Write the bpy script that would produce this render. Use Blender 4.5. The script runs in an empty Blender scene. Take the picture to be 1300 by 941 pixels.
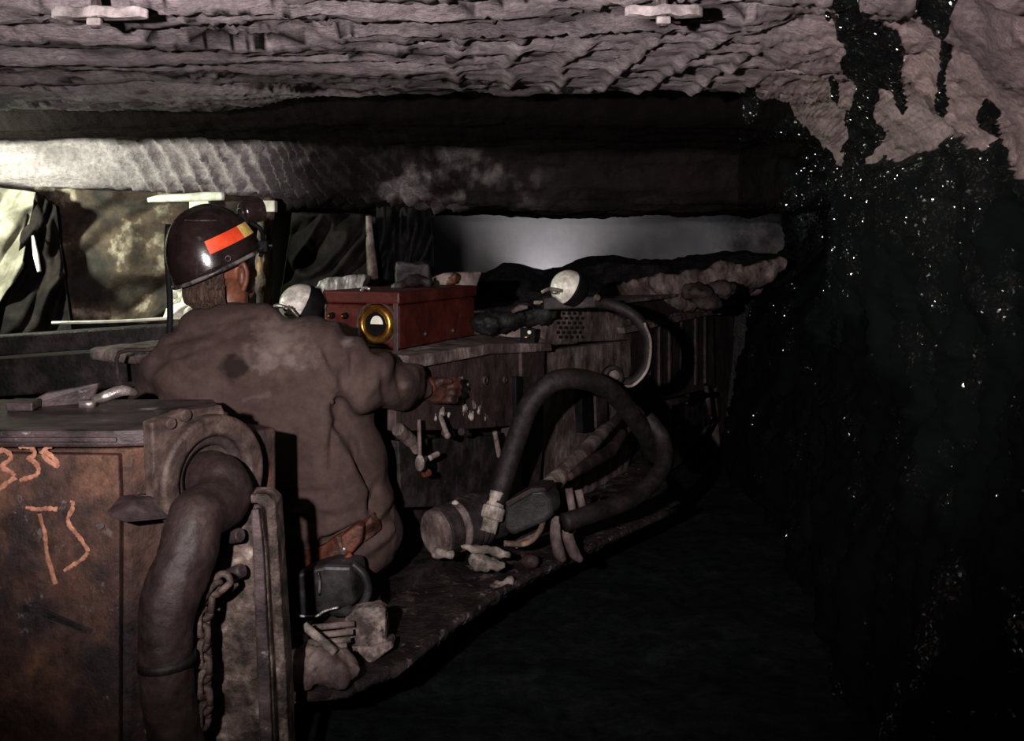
import bpy, bmesh, math, random
import numpy as np
from mathutils import Vector, Matrix, Euler
random.seed(7)
C = bpy.context.scene.collection
CAM_Z = 1.15; F = 1300.0; HX = 650.0; HY = 310.0

def P(px, py, Y):
    return Vector(((px-HX)/F*Y, Y, CAM_Z-(py-HY)/F*Y))

# ------------------------------------------------------------------ noise
_rs = np.random.RandomState(5)
_perm = np.concatenate([_rs.permutation(256)]*3)
_g = _rs.normal(size=(256, 3)); _g /= np.linalg.norm(_g, axis=1)[:, None]
def perlin(p):
    p = np.asarray(p, float); i = np.floor(p).astype(int); f = p-i; i &= 255
    u = f*f*f*(f*(f*6-15)+10); out = 0
    for dx in (0, 1):
        for dy in (0, 1):
            for dz in (0, 1):
                h = _perm[_perm[_perm[i[:, 0]+dx]+i[:, 1]+dy]+i[:, 2]+dz]
                d = (_g[h]*(f-np.array([dx, dy, dz]))).sum(1)
                w = (u[:, 0] if dx else 1-u[:, 0])*(u[:, 1] if dy else 1-u[:, 1])*(u[:, 2] if dz else 1-u[:, 2])
                out = out+w*d
    return out*1.6
def fbm(p, o=4, gain=.5):
    p = np.asarray(p, float); s = 0; a = 1
    for k in range(o):
        s = s+a*perlin(p*2**k+17.3*k); a *= gain
    return s
def sstep(a, b, x):
    t = np.clip((x-a)/(b-a), 0, 1); return t*t*(3-2*t)

# ------------------------------------------------------------------ materials
def nodes(name):
    m = bpy.data.materials.new(name); m.use_nodes = True
    return m, m.node_tree.nodes, m.node_tree.links, m.node_tree.nodes['Principled BSDF']
def rgb(h):
    h = h.lstrip('#'); c = [int(h[i:i+2], 16)/255 for i in (0, 2, 4)]
    return tuple(((x/12.92) if x < .04045 else ((x+.055)/1.055)**2.4) for x in c)+(1,)
def mat(name, c1, c2, c3=None, scale=8, rough=.7, rvar=.15, metal=0, bump=.3, bscale=40, stretch=(1, 1, 1), lo=.42, hi=.6, spec=.28, mottle=(.25, 1.55), wear=None, bdist=.01):
    m, N, L, b = nodes(name)
    tc = N.new('ShaderNodeTexCoord'); mp = N.new('ShaderNodeMapping'); mp.inputs['Scale'].default_value = stretch
    geo = N.new('ShaderNodeNewGeometry')
    L.new(geo.outputs['Position'], mp.inputs['Vector'])
    n1 = N.new('ShaderNodeTexNoise'); n1.inputs['Scale'].default_value = scale; n1.inputs['Detail'].default_value = 9; n1.inputs['Roughness'].default_value = .62
    L.new(mp.outputs[0], n1.inputs['Vector'])
    cr = N.new('ShaderNodeValToRGB'); e = cr.color_ramp.elements
    e[0].position = lo; e[0].color = c1; e[1].position = hi; e[1].color = c2
    if c3:
        x = cr.color_ramp.elements.new(min(.95, hi+.12)); x.color = c3
    L.new(n1.outputs['Fac'], cr.inputs[0]); col = cr.outputs[0]
    if wear:   # scattered dust / scratches of another colour
        n3 = N.new('ShaderNodeTexNoise'); n3.inputs['Scale'].default_value = wear[1]; n3.inputs['Detail'].default_value = 12; n3.inputs['Roughness'].default_value = .75
        L.new(mp.outputs[0], n3.inputs['Vector'])
        r3 = N.new('ShaderNodeMapRange'); r3.inputs[1].default_value = wear[2]; r3.inputs[2].default_value = wear[2]+.08
        L.new(n3.outputs['Fac'], r3.inputs[0])
        mx = N.new('ShaderNodeMix'); mx.data_type = 'RGBA'; L.new(r3.outputs[0], mx.inputs[0]); L.new(col, mx.inputs[6]); mx.inputs[7].default_value = wear[0]; col = mx.outputs[2]
    if mottle:   # fine grime
        n4 = N.new('ShaderNodeTexNoise'); n4.inputs['Scale'].default_value = bscale*.45; n4.inputs['Detail'].default_value = 10; n4.inputs['Roughness'].default_value = .7
        L.new(mp.outputs[0], n4.inputs['Vector'])
        m4 = N.new('ShaderNodeMapRange'); m4.inputs[1].default_value = .32; m4.inputs[2].default_value = .68; m4.inputs[3].default_value = mottle[0]; m4.inputs[4].default_value = mottle[1]; L.new(n4.outputs['Fac'], m4.inputs[0])
        v4 = N.new('ShaderNodeVectorMath'); v4.operation = 'SCALE'; L.new(col, v4.inputs[0]); L.new(m4.outputs[0], v4.inputs['Scale']); col = v4.outputs[0]
    L.new(col, b.inputs['Base Color'])
    mr = N.new('ShaderNodeMapRange'); mr.inputs[3].default_value = max(.05, rough-rvar); mr.inputs[4].default_value = min(1, rough+rvar)
    n2 = N.new('ShaderNodeTexNoise'); n2.inputs['Scale'].default_value = bscale; n2.inputs['Detail'].default_value = 8; n2.inputs['Roughness'].default_value = .65
    L.new(mp.outputs[0], n2.inputs['Vector'])
    L.new(n2.outputs['Fac'], mr.inputs[0]); L.new(mr.outputs[0], b.inputs['Roughness'])
    bp = N.new('ShaderNodeBump'); bp.inputs['Strength'].default_value = bump; bp.inputs['Distance'].default_value = bdist
    L.new(n2.outputs['Fac'], bp.inputs['Height']); L.new(bp.outputs[0], b.inputs['Normal'])
    b.inputs['Metallic'].default_value = metal; b.inputs['Specular IOR Level'].default_value = spec
    return m

def rock_material():
    """pale shale with a coal seam; vertex attribute 'coal' tells coal from shale"""
    m, N, L, b = nodes('shale_and_coal')
    at = N.new('ShaderNodeAttribute'); at.attribute_name = 'coal'
    geo = N.new('ShaderNodeNewGeometry')
    n1 = N.new('ShaderNodeTexNoise'); n1.inputs['Scale'].default_value = 3.2; n1.inputs['Detail'].default_value = 10; n1.inputs['Roughness'].default_value = .6
    mp = N.new('ShaderNodeMapping'); mp.inputs['Scale'].default_value = (.6, 2.2, 1.6)
    L.new(geo.outputs['Position'], mp.inputs['Vector']); L.new(mp.outputs[0], n1.inputs['Vector'])
    cr = N.new('ShaderNodeValToRGB'); e = cr.color_ramp.elements
    e[0].position = .3; e[0].color = (.15, .122, .128, 1); e[1].position = .62; e[1].color = (.30, .26, .27, 1)
    x = cr.color_ramp.elements.new(.8); x.color = (.42, .37, .375, 1)
    L.new(n1.outputs['Fac'], cr.inputs[0])
    # brown iron tint on the shale towards the rib
    n4 = N.new('ShaderNodeTexNoise'); n4.inputs['Scale'].default_value = 2.1; n4.inputs['Detail'].default_value = 5
    L.new(geo.outputs['Position'], n4.inputs['Vector'])
    sx = N.new('ShaderNodeSeparateXYZ'); L.new(geo.outputs['Position'], sx.inputs[0])
    r4 = N.new('ShaderNodeMapRange'); r4.inputs[1].default_value = .45; r4.inputs[2].default_value = .8; L.new(sx.outputs[0], r4.inputs[0])
    m4 = N.new('ShaderNodeMath'); m4.operation = 'MULTIPLY'; L.new(r4.outputs[0], m4.inputs[0]); L.new(n4.outputs['Fac'], m4.inputs[1])
    tint = N.new('ShaderNodeMix'); tint.data_type = 'RGBA'; tint.blend_type = 'MULTIPLY'; L.new(m4.outputs[0], tint.inputs[0]); L.new(cr.outputs[0], tint.inputs[6]); tint.inputs[7].default_value = (1.0, .80, .68, 1)
    # coal facets
    vo = N.new('ShaderNodeTexVoronoi'); vo.inputs['Scale'].default_value = 150
    L.new(geo.outputs['Position'], vo.inputs['Vector'])
    sub = N.new('ShaderNodeVectorMath'); sub.operation = 'SUBTRACT'; L.new(vo.outputs['Color'], sub.inputs[0]); sub.inputs[1].default_value = (.5, .5, .5)
    sc = N.new('ShaderNodeVectorMath'); sc.operation = 'SCALE'; L.new(sub.outputs[0], sc.inputs[0]); sc.inputs['Scale'].default_value = 2.3
    ad = N.new('ShaderNodeVectorMath'); ad.operation = 'ADD'; L.new(sc.outputs[0], ad.inputs[0]); L.new(geo.outputs['Normal'], ad.inputs[1])
    nm = N.new('ShaderNodeVectorMath'); nm.operation = 'NORMALIZE'; L.new(ad.outputs[0], nm.inputs[0])
    # where facets shine: only some clusters
    n5 = N.new('ShaderNodeTexNoise'); n5.inputs['Scale'].default_value = 7; n5.inputs['Detail'].default_value = 4; L.new(geo.outputs['Position'], n5.inputs['Vector'])
    r5 = N.new('ShaderNodeMapRange'); r5.inputs[1].default_value = .55; r5.inputs[2].default_value = .70; r5.inputs[3].default_value = 0; r5.inputs[4].default_value = 1
    sz = N.new('ShaderNodeSeparateXYZ'); L.new(geo.outputs['Position'], sz.inputs[0])
    wz = N.new('ShaderNodeMapRange'); wz.inputs[1].default_value = CAM_Z-.25; wz.inputs[2].default_value = CAM_Z+.30; wz.inputs[3].default_value = 0; wz.inputs[4].default_value = .20; L.new(sz.outputs[2], wz.inputs[0])
    az = N.new('ShaderNodeMath'); az.operation = 'ADD'; L.new(n5.outputs['Fac'], az.inputs[0]); L.new(wz.outputs[0], az.inputs[1]); L.new(az.outputs[0], r5.inputs[0])
    cb = N.new('ShaderNodeBsdfPrincipled'); cb.inputs['Base Color'].default_value = (.0028, .0037, .0040, 1)
    cb.inputs['Roughness'].default_value = .8; cb.inputs['Specular IOR Level'].default_value = .05
    gl = N.new('ShaderNodeBsdfGlossy'); gl.inputs['Roughness'].default_value = .13; L.new(nm.outputs[0], gl.inputs['Normal'])
    gs = N.new('ShaderNodeVectorMath'); gs.operation = 'SCALE'; gs.inputs[0].default_value = (.15, .146, .14); L.new(r5.outputs[0], gs.inputs['Scale']); L.new(gs.outputs[0], gl.inputs['Color'])
    ads = N.new('ShaderNodeAddShader'); L.new(cb.outputs[0], ads.inputs[0]); L.new(gl.outputs[0], ads.inputs[1])
    # shale bump
    n2 = N.new('ShaderNodeTexNoise'); n2.inputs['Scale'].default_value = 40; n2.inputs['Detail'].default_value = 9; n2.inputs['Roughness'].default_value = .68
    mp2 = N.new('ShaderNodeMapping'); mp2.inputs['Scale'].default_value = (.5, 1.3, 1.3); L.new(geo.outputs['Position'], mp2.inputs['Vector']); L.new(mp2.outputs[0], n2.inputs['Vector'])
    bp = N.new('ShaderNodeBump'); bp.inputs['Strength'].default_value = .8; bp.inputs['Distance'].default_value = .014
    L.new(n2.outputs['Fac'], bp.inputs['Height']); L.new(bp.outputs[0], b.inputs['Normal'])
    g7 = N.new('ShaderNodeTexNoise'); g7.inputs['Scale'].default_value = 55; g7.inputs['Detail'].default_value = 9; g7.inputs['Roughness'].default_value = .75; L.new(geo.outputs['Position'], g7.inputs['Vector'])
    r7 = N.new('ShaderNodeMapRange'); r7.inputs[1].default_value = .35; r7.inputs[2].default_value = .6; r7.inputs[3].default_value = .55; r7.inputs[4].default_value = 1.12; L.new(g7.outputs['Fac'], r7.inputs[0])
    s7 = N.new('ShaderNodeVectorMath'); s7.operation = 'SCALE'; L.new(tint.outputs[2], s7.inputs[0]); L.new(r7.outputs[0], s7.inputs['Scale'])
    b7 = N.new('ShaderNodeBump'); b7.inputs['Strength'].default_value = .6; b7.inputs['Distance'].default_value = .006; L.new(g7.outputs['Fac'], b7.inputs['Height']); L.new(bp.outputs[0], b7.inputs['Normal']); L.new(b7.outputs[0], b.inputs['Normal'])
    # crack attribute darkens the bedding cracks and paints shade on the far roof
    a2 = N.new('ShaderNodeAttribute'); a2.attribute_name = 'crack_shade'
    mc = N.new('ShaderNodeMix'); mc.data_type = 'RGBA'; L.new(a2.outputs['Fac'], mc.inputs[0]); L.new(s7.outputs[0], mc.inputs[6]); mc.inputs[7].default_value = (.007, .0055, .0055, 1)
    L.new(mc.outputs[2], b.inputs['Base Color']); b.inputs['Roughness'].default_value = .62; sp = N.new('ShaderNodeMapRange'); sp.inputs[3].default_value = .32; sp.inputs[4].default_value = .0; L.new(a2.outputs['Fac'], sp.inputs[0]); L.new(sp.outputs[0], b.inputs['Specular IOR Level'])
    ms = N.new('ShaderNodeMixShader')
    n6 = N.new('ShaderNodeTexNoise'); n6.inputs['Scale'].default_value = 30; n6.inputs['Detail'].default_value = 6; L.new(geo.outputs['Position'], n6.inputs['Vector'])
    s6 = N.new('ShaderNodeMath'); s6.operation = 'MULTIPLY_ADD'; L.new(n6.outputs['Fac'], s6.inputs[0]); s6.inputs[1].default_value = .5; s6.inputs[2].default_value = -.25
    a6 = N.new('ShaderNodeMath'); a6.operation = 'ADD'; L.new(at.outputs['Fac'], a6.inputs[0]); L.new(s6.outputs[0], a6.inputs[1])
    r6 = N.new('ShaderNodeMapRange'); r6.inputs[1].default_value = .42; r6.inputs[2].default_value = .58; L.new(a6.outputs[0], r6.inputs[0])
    L.new(r6.outputs[0], ms.inputs[0]); L.new(b.outputs[0], ms.inputs[1]); L.new(ads.outputs[0], ms.inputs[2])
    L.new(ms.outputs[0], N['Material Output'].inputs['Surface'])
    return m

M = {}
M['rock'] = rock_material()
M['coal'] = mat('loose_coal', (.006, .006, .0065, 1), (.012, .011, .011, 1), scale=20, rough=.55, bump=.6, bscale=60, spec=.3)
M['floor'] = mat('coal_floor', (.007, .0095, .0102, 1), (.011, .0135, .014, 1), scale=9, rough=.8, bump=.6, bscale=50, spec=.1)
M['cabinet'] = mat('rusty_brown_steel', (.022, .014, .014, 1), (.075, .038, .026, 1), (.16, .078, .045, 1), scale=7, rough=.6, bump=.5, bscale=55, stretch=(1, 1, .8), wear=((.15, .125, .12, 1), 26, .60))
M['lid'] = mat('scuffed_dark_steel', (.03, .021, .022, 1), (.075, .055, .055, 1), scale=10, rough=.45, bump=.4, bscale=50, stretch=(.6, 1, 1), wear=((.36, .33, .33, 1), 14, .60))
M['cast'] = mat('cast_steel', (.035, .026, .022, 1), (.14, .105, .088, 1), (.36, .31, .265, 1), scale=22, rough=.5, bump=.8, bscale=70, wear=((.30, .27, .22, 1), 60, .64))
M['ring'] = mat('worn_flange_steel', (.045, .031, .027, 1), (.09, .064, .054, 1), (.17, .13, .11, 1), scale=14, rough=.5, bump=.4, bscale=60, wear=((.4, .34, .3, 1), 45, .68))
M['rubber'] = mat('dirty_cable_rubber', (.019, .0115, .0105, 1), (.034, .022, .020, 1), scale=7, rough=.55, bump=.3, bscale=45, spec=.35, wear=((.09, .07, .065, 1), 18, .68))
M['hose'] = mat('black_hose_rubber', (.007, .0055, .0055, 1), (.016, .012, .012, 1), scale=14, rough=.6, bump=.3, bscale=60, spec=.25)
M['machine'] = mat('dusty_machine_steel', (.020, .0125, .012, 1), (.052, .034, .032, 1), (.11, .082, .076, 1), scale=5, rough=.65, bump=.5, bscale=40, stretch=(1.1, 1.1, .8), wear=((.15, .12, .115, 1), 12, .64))
M['machine_dusty'] = mat('pale_dusted_steel', (.07, .050, .046, 1), (.20, .158, .142, 1), (.36, .305, .275, 1), scale=7, rough=.7, bump=.5, bscale=50, stretch=(1.1, 1.1, .8), wear=((.05, .035, .035, 1), 9, .60))
M['deck'] = mat('gritty_deck', (.012, .008, .008, 1), (.04, .027, .025, 1), (.12, .09, .08, 1), scale=12, rough=.6, bump=1, bscale=45, wear=((.26, .21, .18, 1), 20, .57), bdist=.02)
M['machine_dark'] = mat('grimy_black_steel', (.010, .008, .008, 1), (.03, .022, .022, 1), scale=9, rough=.6, bump=.5, bscale=40, wear=((.12, .09, .085, 1), 12, .68))
M['pale'] = mat('rock_dust_crust', (.12, .10, .088, 1), (.34, .30, .26, 1), scale=20, rough=.8, bump=.6, bscale=60)
M['bright'] = mat('worn_bright_steel', (.25, .22, .2, 1), (.5, .46, .43, 1), scale=30, rough=.3, bump=.3, bscale=80, metal=.7)
M['red'] = mat(name='red_paint', mottle=(.7, 1.2), c1=(.040, .0065, .005, 1), c2=(.072, .013, .009, 1), c3=(.042, .02, .018, 1), scale=9, rough=.45, bump=.25, bscale=60, wear=((.07, .05, .055, 1), 14, .6))
M['brass'] = mat(name='brass', mottle=(.7, 1.2), c1=(.30, .12, .02, 1), c2=(.60, .34, .07, 1), scale=30, rough=.3, bump=.1, metal=.9)
M['white'] = mat(name='off_white_face', mottle=(.7, 1.2), c1=(.72, .72, .62, 1), c2=(.85, .85, .76, 1), scale=20, rough=.4, bump=.05)
M['dome'] = mat(name='frosted_lamp_glass', mottle=(.7, 1.2), c1=(.40, .38, .33, 1), c2=(.74, .73, .64, 1), scale=26, rough=.25, bump=.2, bscale=70)
M['black'] = mat(name='matt_black', mottle=(.7, 1.2), c1=(.004, .004, .0045, 1), c2=(.008, .008, .008, 1), scale=10, rough=.6, bump=.1, spec=.06)
M['glossblack'] = mat(name='glossy_black_shell', mottle=(.7, 1.2), c1=(.010, .006, .006, 1), c2=(.022, .013, .012, 1), scale=10, rough=.2, rvar=.08, bump=.05, spec=.5, wear=((.075, .058, .056, 1), 14, .60))
M['rim'] = mat('worn_grey_edge', (.02, .018, .018, 1), (.13, .12, .115, 1), scale=28, rough=.3, bump=.1)
M['orange'] = mat(name='orange_tape', mottle=(.7, 1.2), c1=(.62, .055, .018, 1), c2=(.75, .085, .025, 1), scale=20, rough=.4, bump=.05)
M['yellow'] = mat(name='yellow_tape', mottle=(.7, 1.2), c1=(.52, .36, .10, 1), c2=(.72, .52, .16, 1), scale=50, rough=.4, bump=.05)
M['cloth'] = mat(name='faded_brown_coverall', mottle=(.72, 1.2), c1=(.042, .0275, .024, 1), c2=(.064, .0435, .038, 1), scale=4, rough=.9, rvar=.05, bump=.35, bscale=90, spec=.15, wear=((.13, .10, .092, 1), 9, .64), bdist=.004)
M['skin'] = mat(name='grimy_skin', mottle=(.72, 1.2), c1=(.09, .032, .018, 1), c2=(.20, .075, .042, 1), scale=14, rough=.5, bump=.1, spec=.4)
M['glove'] = mat(name='dirty_hand_skin', mottle=(.72, 1.2), c1=(.020, .009, .008, 1), c2=(.07, .026, .016, 1), scale=22, rough=.55, bump=.2)
M['hair'] = mat('brown_hair', (.03, .017, .012, 1), (.09, .055, .038, 1), scale=60, rough=.6, bump=.8, bscale=150, stretch=(3, 3, .4))
M['leather'] = mat('orange_brown_leather', (.03, .010, .006, 1), (.11, .032, .014, 1), scale=14, rough=.5, bump=.3, bscale=60)
M['pack'] = mat('dark_grey_case', (.012, .0115, .012, 1), (.032, .030, .031, 1), scale=12, rough=.4, bump=.2, wear=((.2, .19, .19, 1), 20, .70))
M['boot'] = mat('muddy_boot', (.07, .052, .047, 1), (.30, .25, .225, 1), scale=24, rough=.8, bump=.8, bscale=60, wear=((.04, .03, .03, 1), 40, .56))
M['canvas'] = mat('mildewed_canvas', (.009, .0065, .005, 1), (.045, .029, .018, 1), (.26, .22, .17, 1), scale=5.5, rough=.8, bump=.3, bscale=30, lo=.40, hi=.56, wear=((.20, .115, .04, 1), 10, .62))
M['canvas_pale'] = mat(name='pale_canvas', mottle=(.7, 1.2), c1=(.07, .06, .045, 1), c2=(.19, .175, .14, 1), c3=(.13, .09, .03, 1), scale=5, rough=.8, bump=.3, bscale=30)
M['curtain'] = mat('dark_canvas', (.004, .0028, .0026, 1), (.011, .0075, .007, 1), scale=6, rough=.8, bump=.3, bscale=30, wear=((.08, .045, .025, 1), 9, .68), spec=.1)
M['timber'] = mat('rusty_prop', (.05, .032, .026, 1), (.16, .11, .085, 1), (.35, .16, .06, 1), scale=9, rough=.8, bump=.6, bscale=40, stretch=(1.5, 1.5, .5))
M['board'] = mat(name='lamplit_white', mottle=(.7, 1.2), c1=(.6, .6, .5, 1), c2=(.78, .78, .66, 1), scale=12, rough=.6, bump=.2)  # white stands in for lamplight on timber, post top and canvas corner
M['plastic'] = mat('pale_plastic_sheet', (.16, .15, .14, 1), (.5, .5, .46, 1), scale=14, rough=.35, bump=.5, bscale=30, stretch=(3, 1, .5))
M['chalk'] = mat(name='orange_chalk', mottle=(.7, 1.2), c1=(.30, .135, .085, 1), c2=(.50, .25, .165, 1), scale=60, rough=.95, bump=.5, bscale=120)
M['steelplate'] = mat('roof_plate_steel', (.15, .13, .13, 1), (.28, .25, .24, 1), scale=15, rough=.5, bump=.2)
M['backrock'] = mat('grey_dust_face', (.10, .09, .095, 1), (.2, .185, .19, 1), scale=3, rough=.9, bump=.5, bscale=12)

# ------------------------------------------------------------------ mesh helpers
def wloc(o):
    v = Vector((0, 0, 0))
    while o: v += o.location; o = o.parent
    return v
def link(name, me, m, parent=None, smooth=False, bevel=0, subsurf=0, segs=2):
    o = bpy.data.objects.new(name, me)
    if m: me.materials.append(m)
    C.objects.link(o)
    if parent is not None:
        me.transform(Matrix.Translation(-wloc(parent))); o.parent = parent
    else:   # put the origin at the base of the thing
        co = np.array([v.co[:] for v in me.vertices])
        c = (co.min(0)+co.max(0))/2; c[2] = co[:, 2].min()
        me.transform(Matrix.Translation(-Vector(c))); o.location = Vector(c)
    for p in me.polygons: p.use_smooth = smooth
    if bevel:
        b = o.modifiers.new('b', 'BEVEL'); b.width = bevel; b.segments = segs; b.limit_method = 'ANGLE'; b.angle_limit = math.radians(35)
    if subsurf:
        s = o.modifiers.new('s', 'SUBSURF'); s.levels = subsurf; s.render_levels = subsurf
    return o
def tag(o, label=None, cat=None, group=None, kind=None):
    if label: o['label'] = label
    if cat: o['category'] = cat
    if group: o['group'] = group
    if kind: o['kind'] = kind
    return o
def thing(name, loc, label, cat, group=None):
    o = bpy.data.objects.new(name, None); o.empty_display_size = .05; C.objects.link(o); o.location = loc
    return tag(o, label, cat, group)
class MB:
    def __init__(s): s.bm = bmesh.new()
    def done(s, name, m, parent=None, smooth=False, bevel=0, subsurf=0, segs=2):
        bmesh.ops.recalc_face_normals(s.bm, faces=s.bm.faces)
        me = bpy.data.meshes.new(name); s.bm.to_mesh(me); s.bm.free()
        return link(name, me, m, parent, smooth, bevel, subsurf, segs)
    def box(s, c, size, rot=None):
        r = bmesh.ops.create_cube(s.bm, size=1)['verts']
        mt = Matrix.Translation(c) @ (rot.to_4x4() if rot is not None else Matrix()) @ Matrix.Diagonal((*size, 1))
        bmesh.ops.transform(s.bm, matrix=mt, verts=r); return s
    def prism(s, pts, off):
        """polygon pts extruded by vector off"""
        a = [s.bm.verts.new(p) for p in pts]; b = [s.bm.verts.new(Vector(p)+Vector(off)) for p in pts]
        n = len(a); s.bm.faces.new(a); s.bm.faces.new(b[::-1])
        for i in range(n): s.bm.faces.new((a[i], b[i], b[(i+1) % n], a[(i+1) % n]))
        return s
    def tube(s, pts, r, n=16, smooth_pts=8, flat=1.0, upv=None):
        pts = [Vector(p) for p in pts]
        rr = r if isinstance(r, (list, tuple)) else [r]*len(pts)
        if smooth_pts > 1 and len(pts) > 2: pts, rr = catmull(pts, rr, smooth_pts)
        prev = None; rings = []
        for i, p in enumerate(pts):
            t = (pts[min(i+1, len(pts)-1)]-pts[max(i-1, 0)]).normalized()
            if prev is None:
                a = Vector(upv) if upv else (Vector((0, 0, 1)) if abs(t.z) < .9 else Vector((1, 0, 0)))
            else: a = prev
            u = (a-t*a.dot(t)).normalized(); prev = u; w = t.cross(u)
            rings.append([s.bm.verts.new(p+rr[i]*(math.cos(k*2*math.pi/n)*u+flat*math.sin(k*2*math.pi/n)*w)) for k in range(n)])
        for i in range(len(rings)-1):
            for k in range(n): s.bm.faces.new((rings[i][k], rings[i][(k+1) % n], rings[i+1][(k+1) % n], rings[i+1][k]))
        s.bm.faces.new(rings[0][::-1]); s.bm.faces.new(rings[-1]); return s
    def cyl(s, a, b, r, r2=None, n=24): return s.tube([a, b], [r, r if r2 is None else r2], n, 1)
    def ball(s, c, r, scale=(1, 1, 1), rot=None, seg=20):
        v = bmesh.ops.create_uvsphere(s.bm, u_segments=seg, v_segments=seg//2+2, radius=r)['verts']
        mt = Matrix.Translation(c) @ (rot.to_4x4() if rot is not None else Matrix()) @ Matrix.Diagonal((*scale, 1))
        bmesh.ops.transform(s.bm, matrix=mt, verts=v); return s
    def capsule(s, a, b, r1, r2, n=18):
        a = Vector(a); b = Vector(b); d = (b-a).normalized(); pts = []; rr = []
        for k in range(5):
            t = -math.pi/2+k*math.pi/2/5+.05; pts.append(a+d*r1*math.sin(t)); rr.append(max(.002, r1*math.cos(t)))
        pts.append(a); rr.append(r1); pts.append(b); rr.append(r2)
        for k in range(1, 6):
            t = k*math.pi/2/5-.05; pts.append(b+d*r2*math.sin(t)); rr.append(max(.002, r2*math.cos(t)))
        return s.tube(pts, rr, n, 1)
    def ring(s, c, axis, profile, n=40, a0=0, a1=2*math.pi, up=(0, 0, 1)):
        """profile: closed list of (radius, along) swept about the axis"""
        ax = Vector(axis).normalized(); u = Vector(up); u = (u-ax*u.dot(ax)).normalized(); w = ax.cross(u)
        full = abs(a1-a0-2*math.pi) < 1e-4; cnt = n if full else n+1; rows = []
        for i in range(cnt):
            t = a0+(a1-a0)*i/n; d = math.cos(t)*u+math.sin(t)*w
            rows.append([s.bm.verts.new(Vector(c)+d*r+ax*h) for r, h in profile])
        m = len(profile)
        for i in range(n):
            A = rows[i]; B = rows[(i+1) % cnt]
            for k in range(m): s.bm.faces.new((A[k], A[(k+1) % m], B[(k+1) % m], B[k]))
        if not full: s.bm.faces.new(rows[0]); s.bm.faces.new(rows[-1][::-1])
        return s
def catmull(pts, rr, k):
    P4 = [pts[0]*2-pts[1]]+pts+[pts[-1]*2-pts[-2]]; o = []; q = []
    for i in range(len(pts)-1):
        a, b, c, d = P4[i:i+4]
        for j in range(k):
            t = j/k
            o.append(.5*((2*b)+(c-a)*t+(2*a-5*b+4*c-d)*t*t+(3*b-a-3*c+d)*t**3)); q.append(rr[i]+(rr[i+1]-rr[i])*t)
    return o+[pts[-1]], q+[rr[-1]]
def remesh(mb, voxel, smooth=6, disp=None):
    """fuse overlapping closed shapes into one continuous surface"""
    me = bpy.data.meshes.new('t'); bmesh.ops.recalc_face_normals(mb.bm, faces=mb.bm.faces); mb.bm.to_mesh(me); mb.bm.free()
    o = bpy.data.objects.new('t', me); C.objects.link(o)
    r = o.modifiers.new('r', 'REMESH'); r.mode = 'VOXEL'; r.voxel_size = voxel; r.use_smooth_shade = True
    if smooth:
        s = o.modifiers.new('s', 'SMOOTH'); s.iterations = smooth; s.factor = .6
    dg = bpy.context.evaluated_depsgraph_get(); dg.update()
    out = bpy.data.meshes.new_from_object(o.evaluated_get(dg))
    bpy.data.objects.remove(o); bpy.data.meshes.remove(me)
    if disp: displace(out, disp)
    return out
def displace(me, fn):
    n = len(me.vertices); co = np.empty(n*3); me.vertices.foreach_get('co', co); co = co.reshape(-1, 3)
    no = np.empty(n*3); me.vertices.foreach_get('normal', no); no = no.reshape(-1, 3)
    co = co+no*fn(co)[:, None]; me.vertices.foreach_set('co', co.ravel()); me.update()
def proj(co):
    Y = np.maximum(co[:, 1], .05)
    return HX+co[:, 0]/Y*F, HY-(co[:, 2]-CAM_Z)/Y*F
def grid(nu, nv):
    i = np.arange(nu*nv).reshape(nu, nv)
    return np.stack([i[:-1, :-1], i[1:, :-1], i[1:, 1:], i[:-1, 1:]], -1).reshape(-1, 4)
def pymesh(name, co, faces):
    me = bpy.data.meshes.new(name); me.from_pydata(co.tolist(), [], faces.tolist()); me.update(); return me
def rumple(mb, voxel, amp, scale, smooth=2):
    return remesh(mb, voxel, smooth, lambda c: amp*fbm(c*scale, 4))

# ------------------------------------------------------------------ the mine: roof and rib in one sweep
def Xwall(Y): return np.maximum(.775+.205*(Y-1), .74)
prof = [(-1.6, .49), (-.4, .485), (.3, .475), (1.0, .465), (1.8, .455), (3.06, .44), (3.13, .455), (3.19, .53), (3.34, .64), (3.85, .62), (3.93, .50), (4.0, .455), (4.34, .44), (4.39, .385), (4.41, .29), (4.46, .235), (4.55, .20), (4.9, .19), (5.3, .25), (6.2, .33), (9.5, .36)]
def dense(pr, n):
    pr = np.array(pr); d = np.hypot(*(np.diff(pr, axis=0)*np.array([1, 2.2])).T); dd = d/(np.maximum(pr[1:, 0], .6)+.5); c = np.r_[0, np.cumsum(dd)]
    t = np.linspace(0, c[-1], n); return np.stack([np.interp(t, c, pr[:, 0]), np.interp(t, c, pr[:, 1])], 1)
NV = 680
pv = dense(prof, NV)
tc = np.r_[np.linspace(0, 1, 640), 1+np.linspace(0, 1, 170)[1:], 2+np.linspace(0, 1, 170)[1:]]
T, V = np.meshgrid(tc, np.arange(NV), indexing='ij')
Y = pv[V, 0]; Z = pv[V, 1]
Xw = Xwall(Y); Xs = Xw-.50; XL = -5.0
zsh = .16+.03*np.clip(Y-2, 0, 3)
X = np.where(T <= 1, XL+(Xs-XL)*T, 0)
ph = np.clip(T-1, 0, 1)*math.pi/2
X = np.where((T > 1) & (T <= 2), Xs+(Xw-Xs)*np.sin(ph)**1.15, X)
Zs = np.where((T > 1) & (T <= 2), zsh+(Z-zsh)*np.cos(ph)**1.0, Z)
dn = np.clip(T-2, 0, 1)
Zs = np.where(T > 2, zsh+(-1.16-zsh)*dn, Zs)
bul = .34*sstep(.0, -.42, Zs)*sstep(3.2, 5.5, Y)+.20*sstep(-.25, -1.1, Zs)
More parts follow.
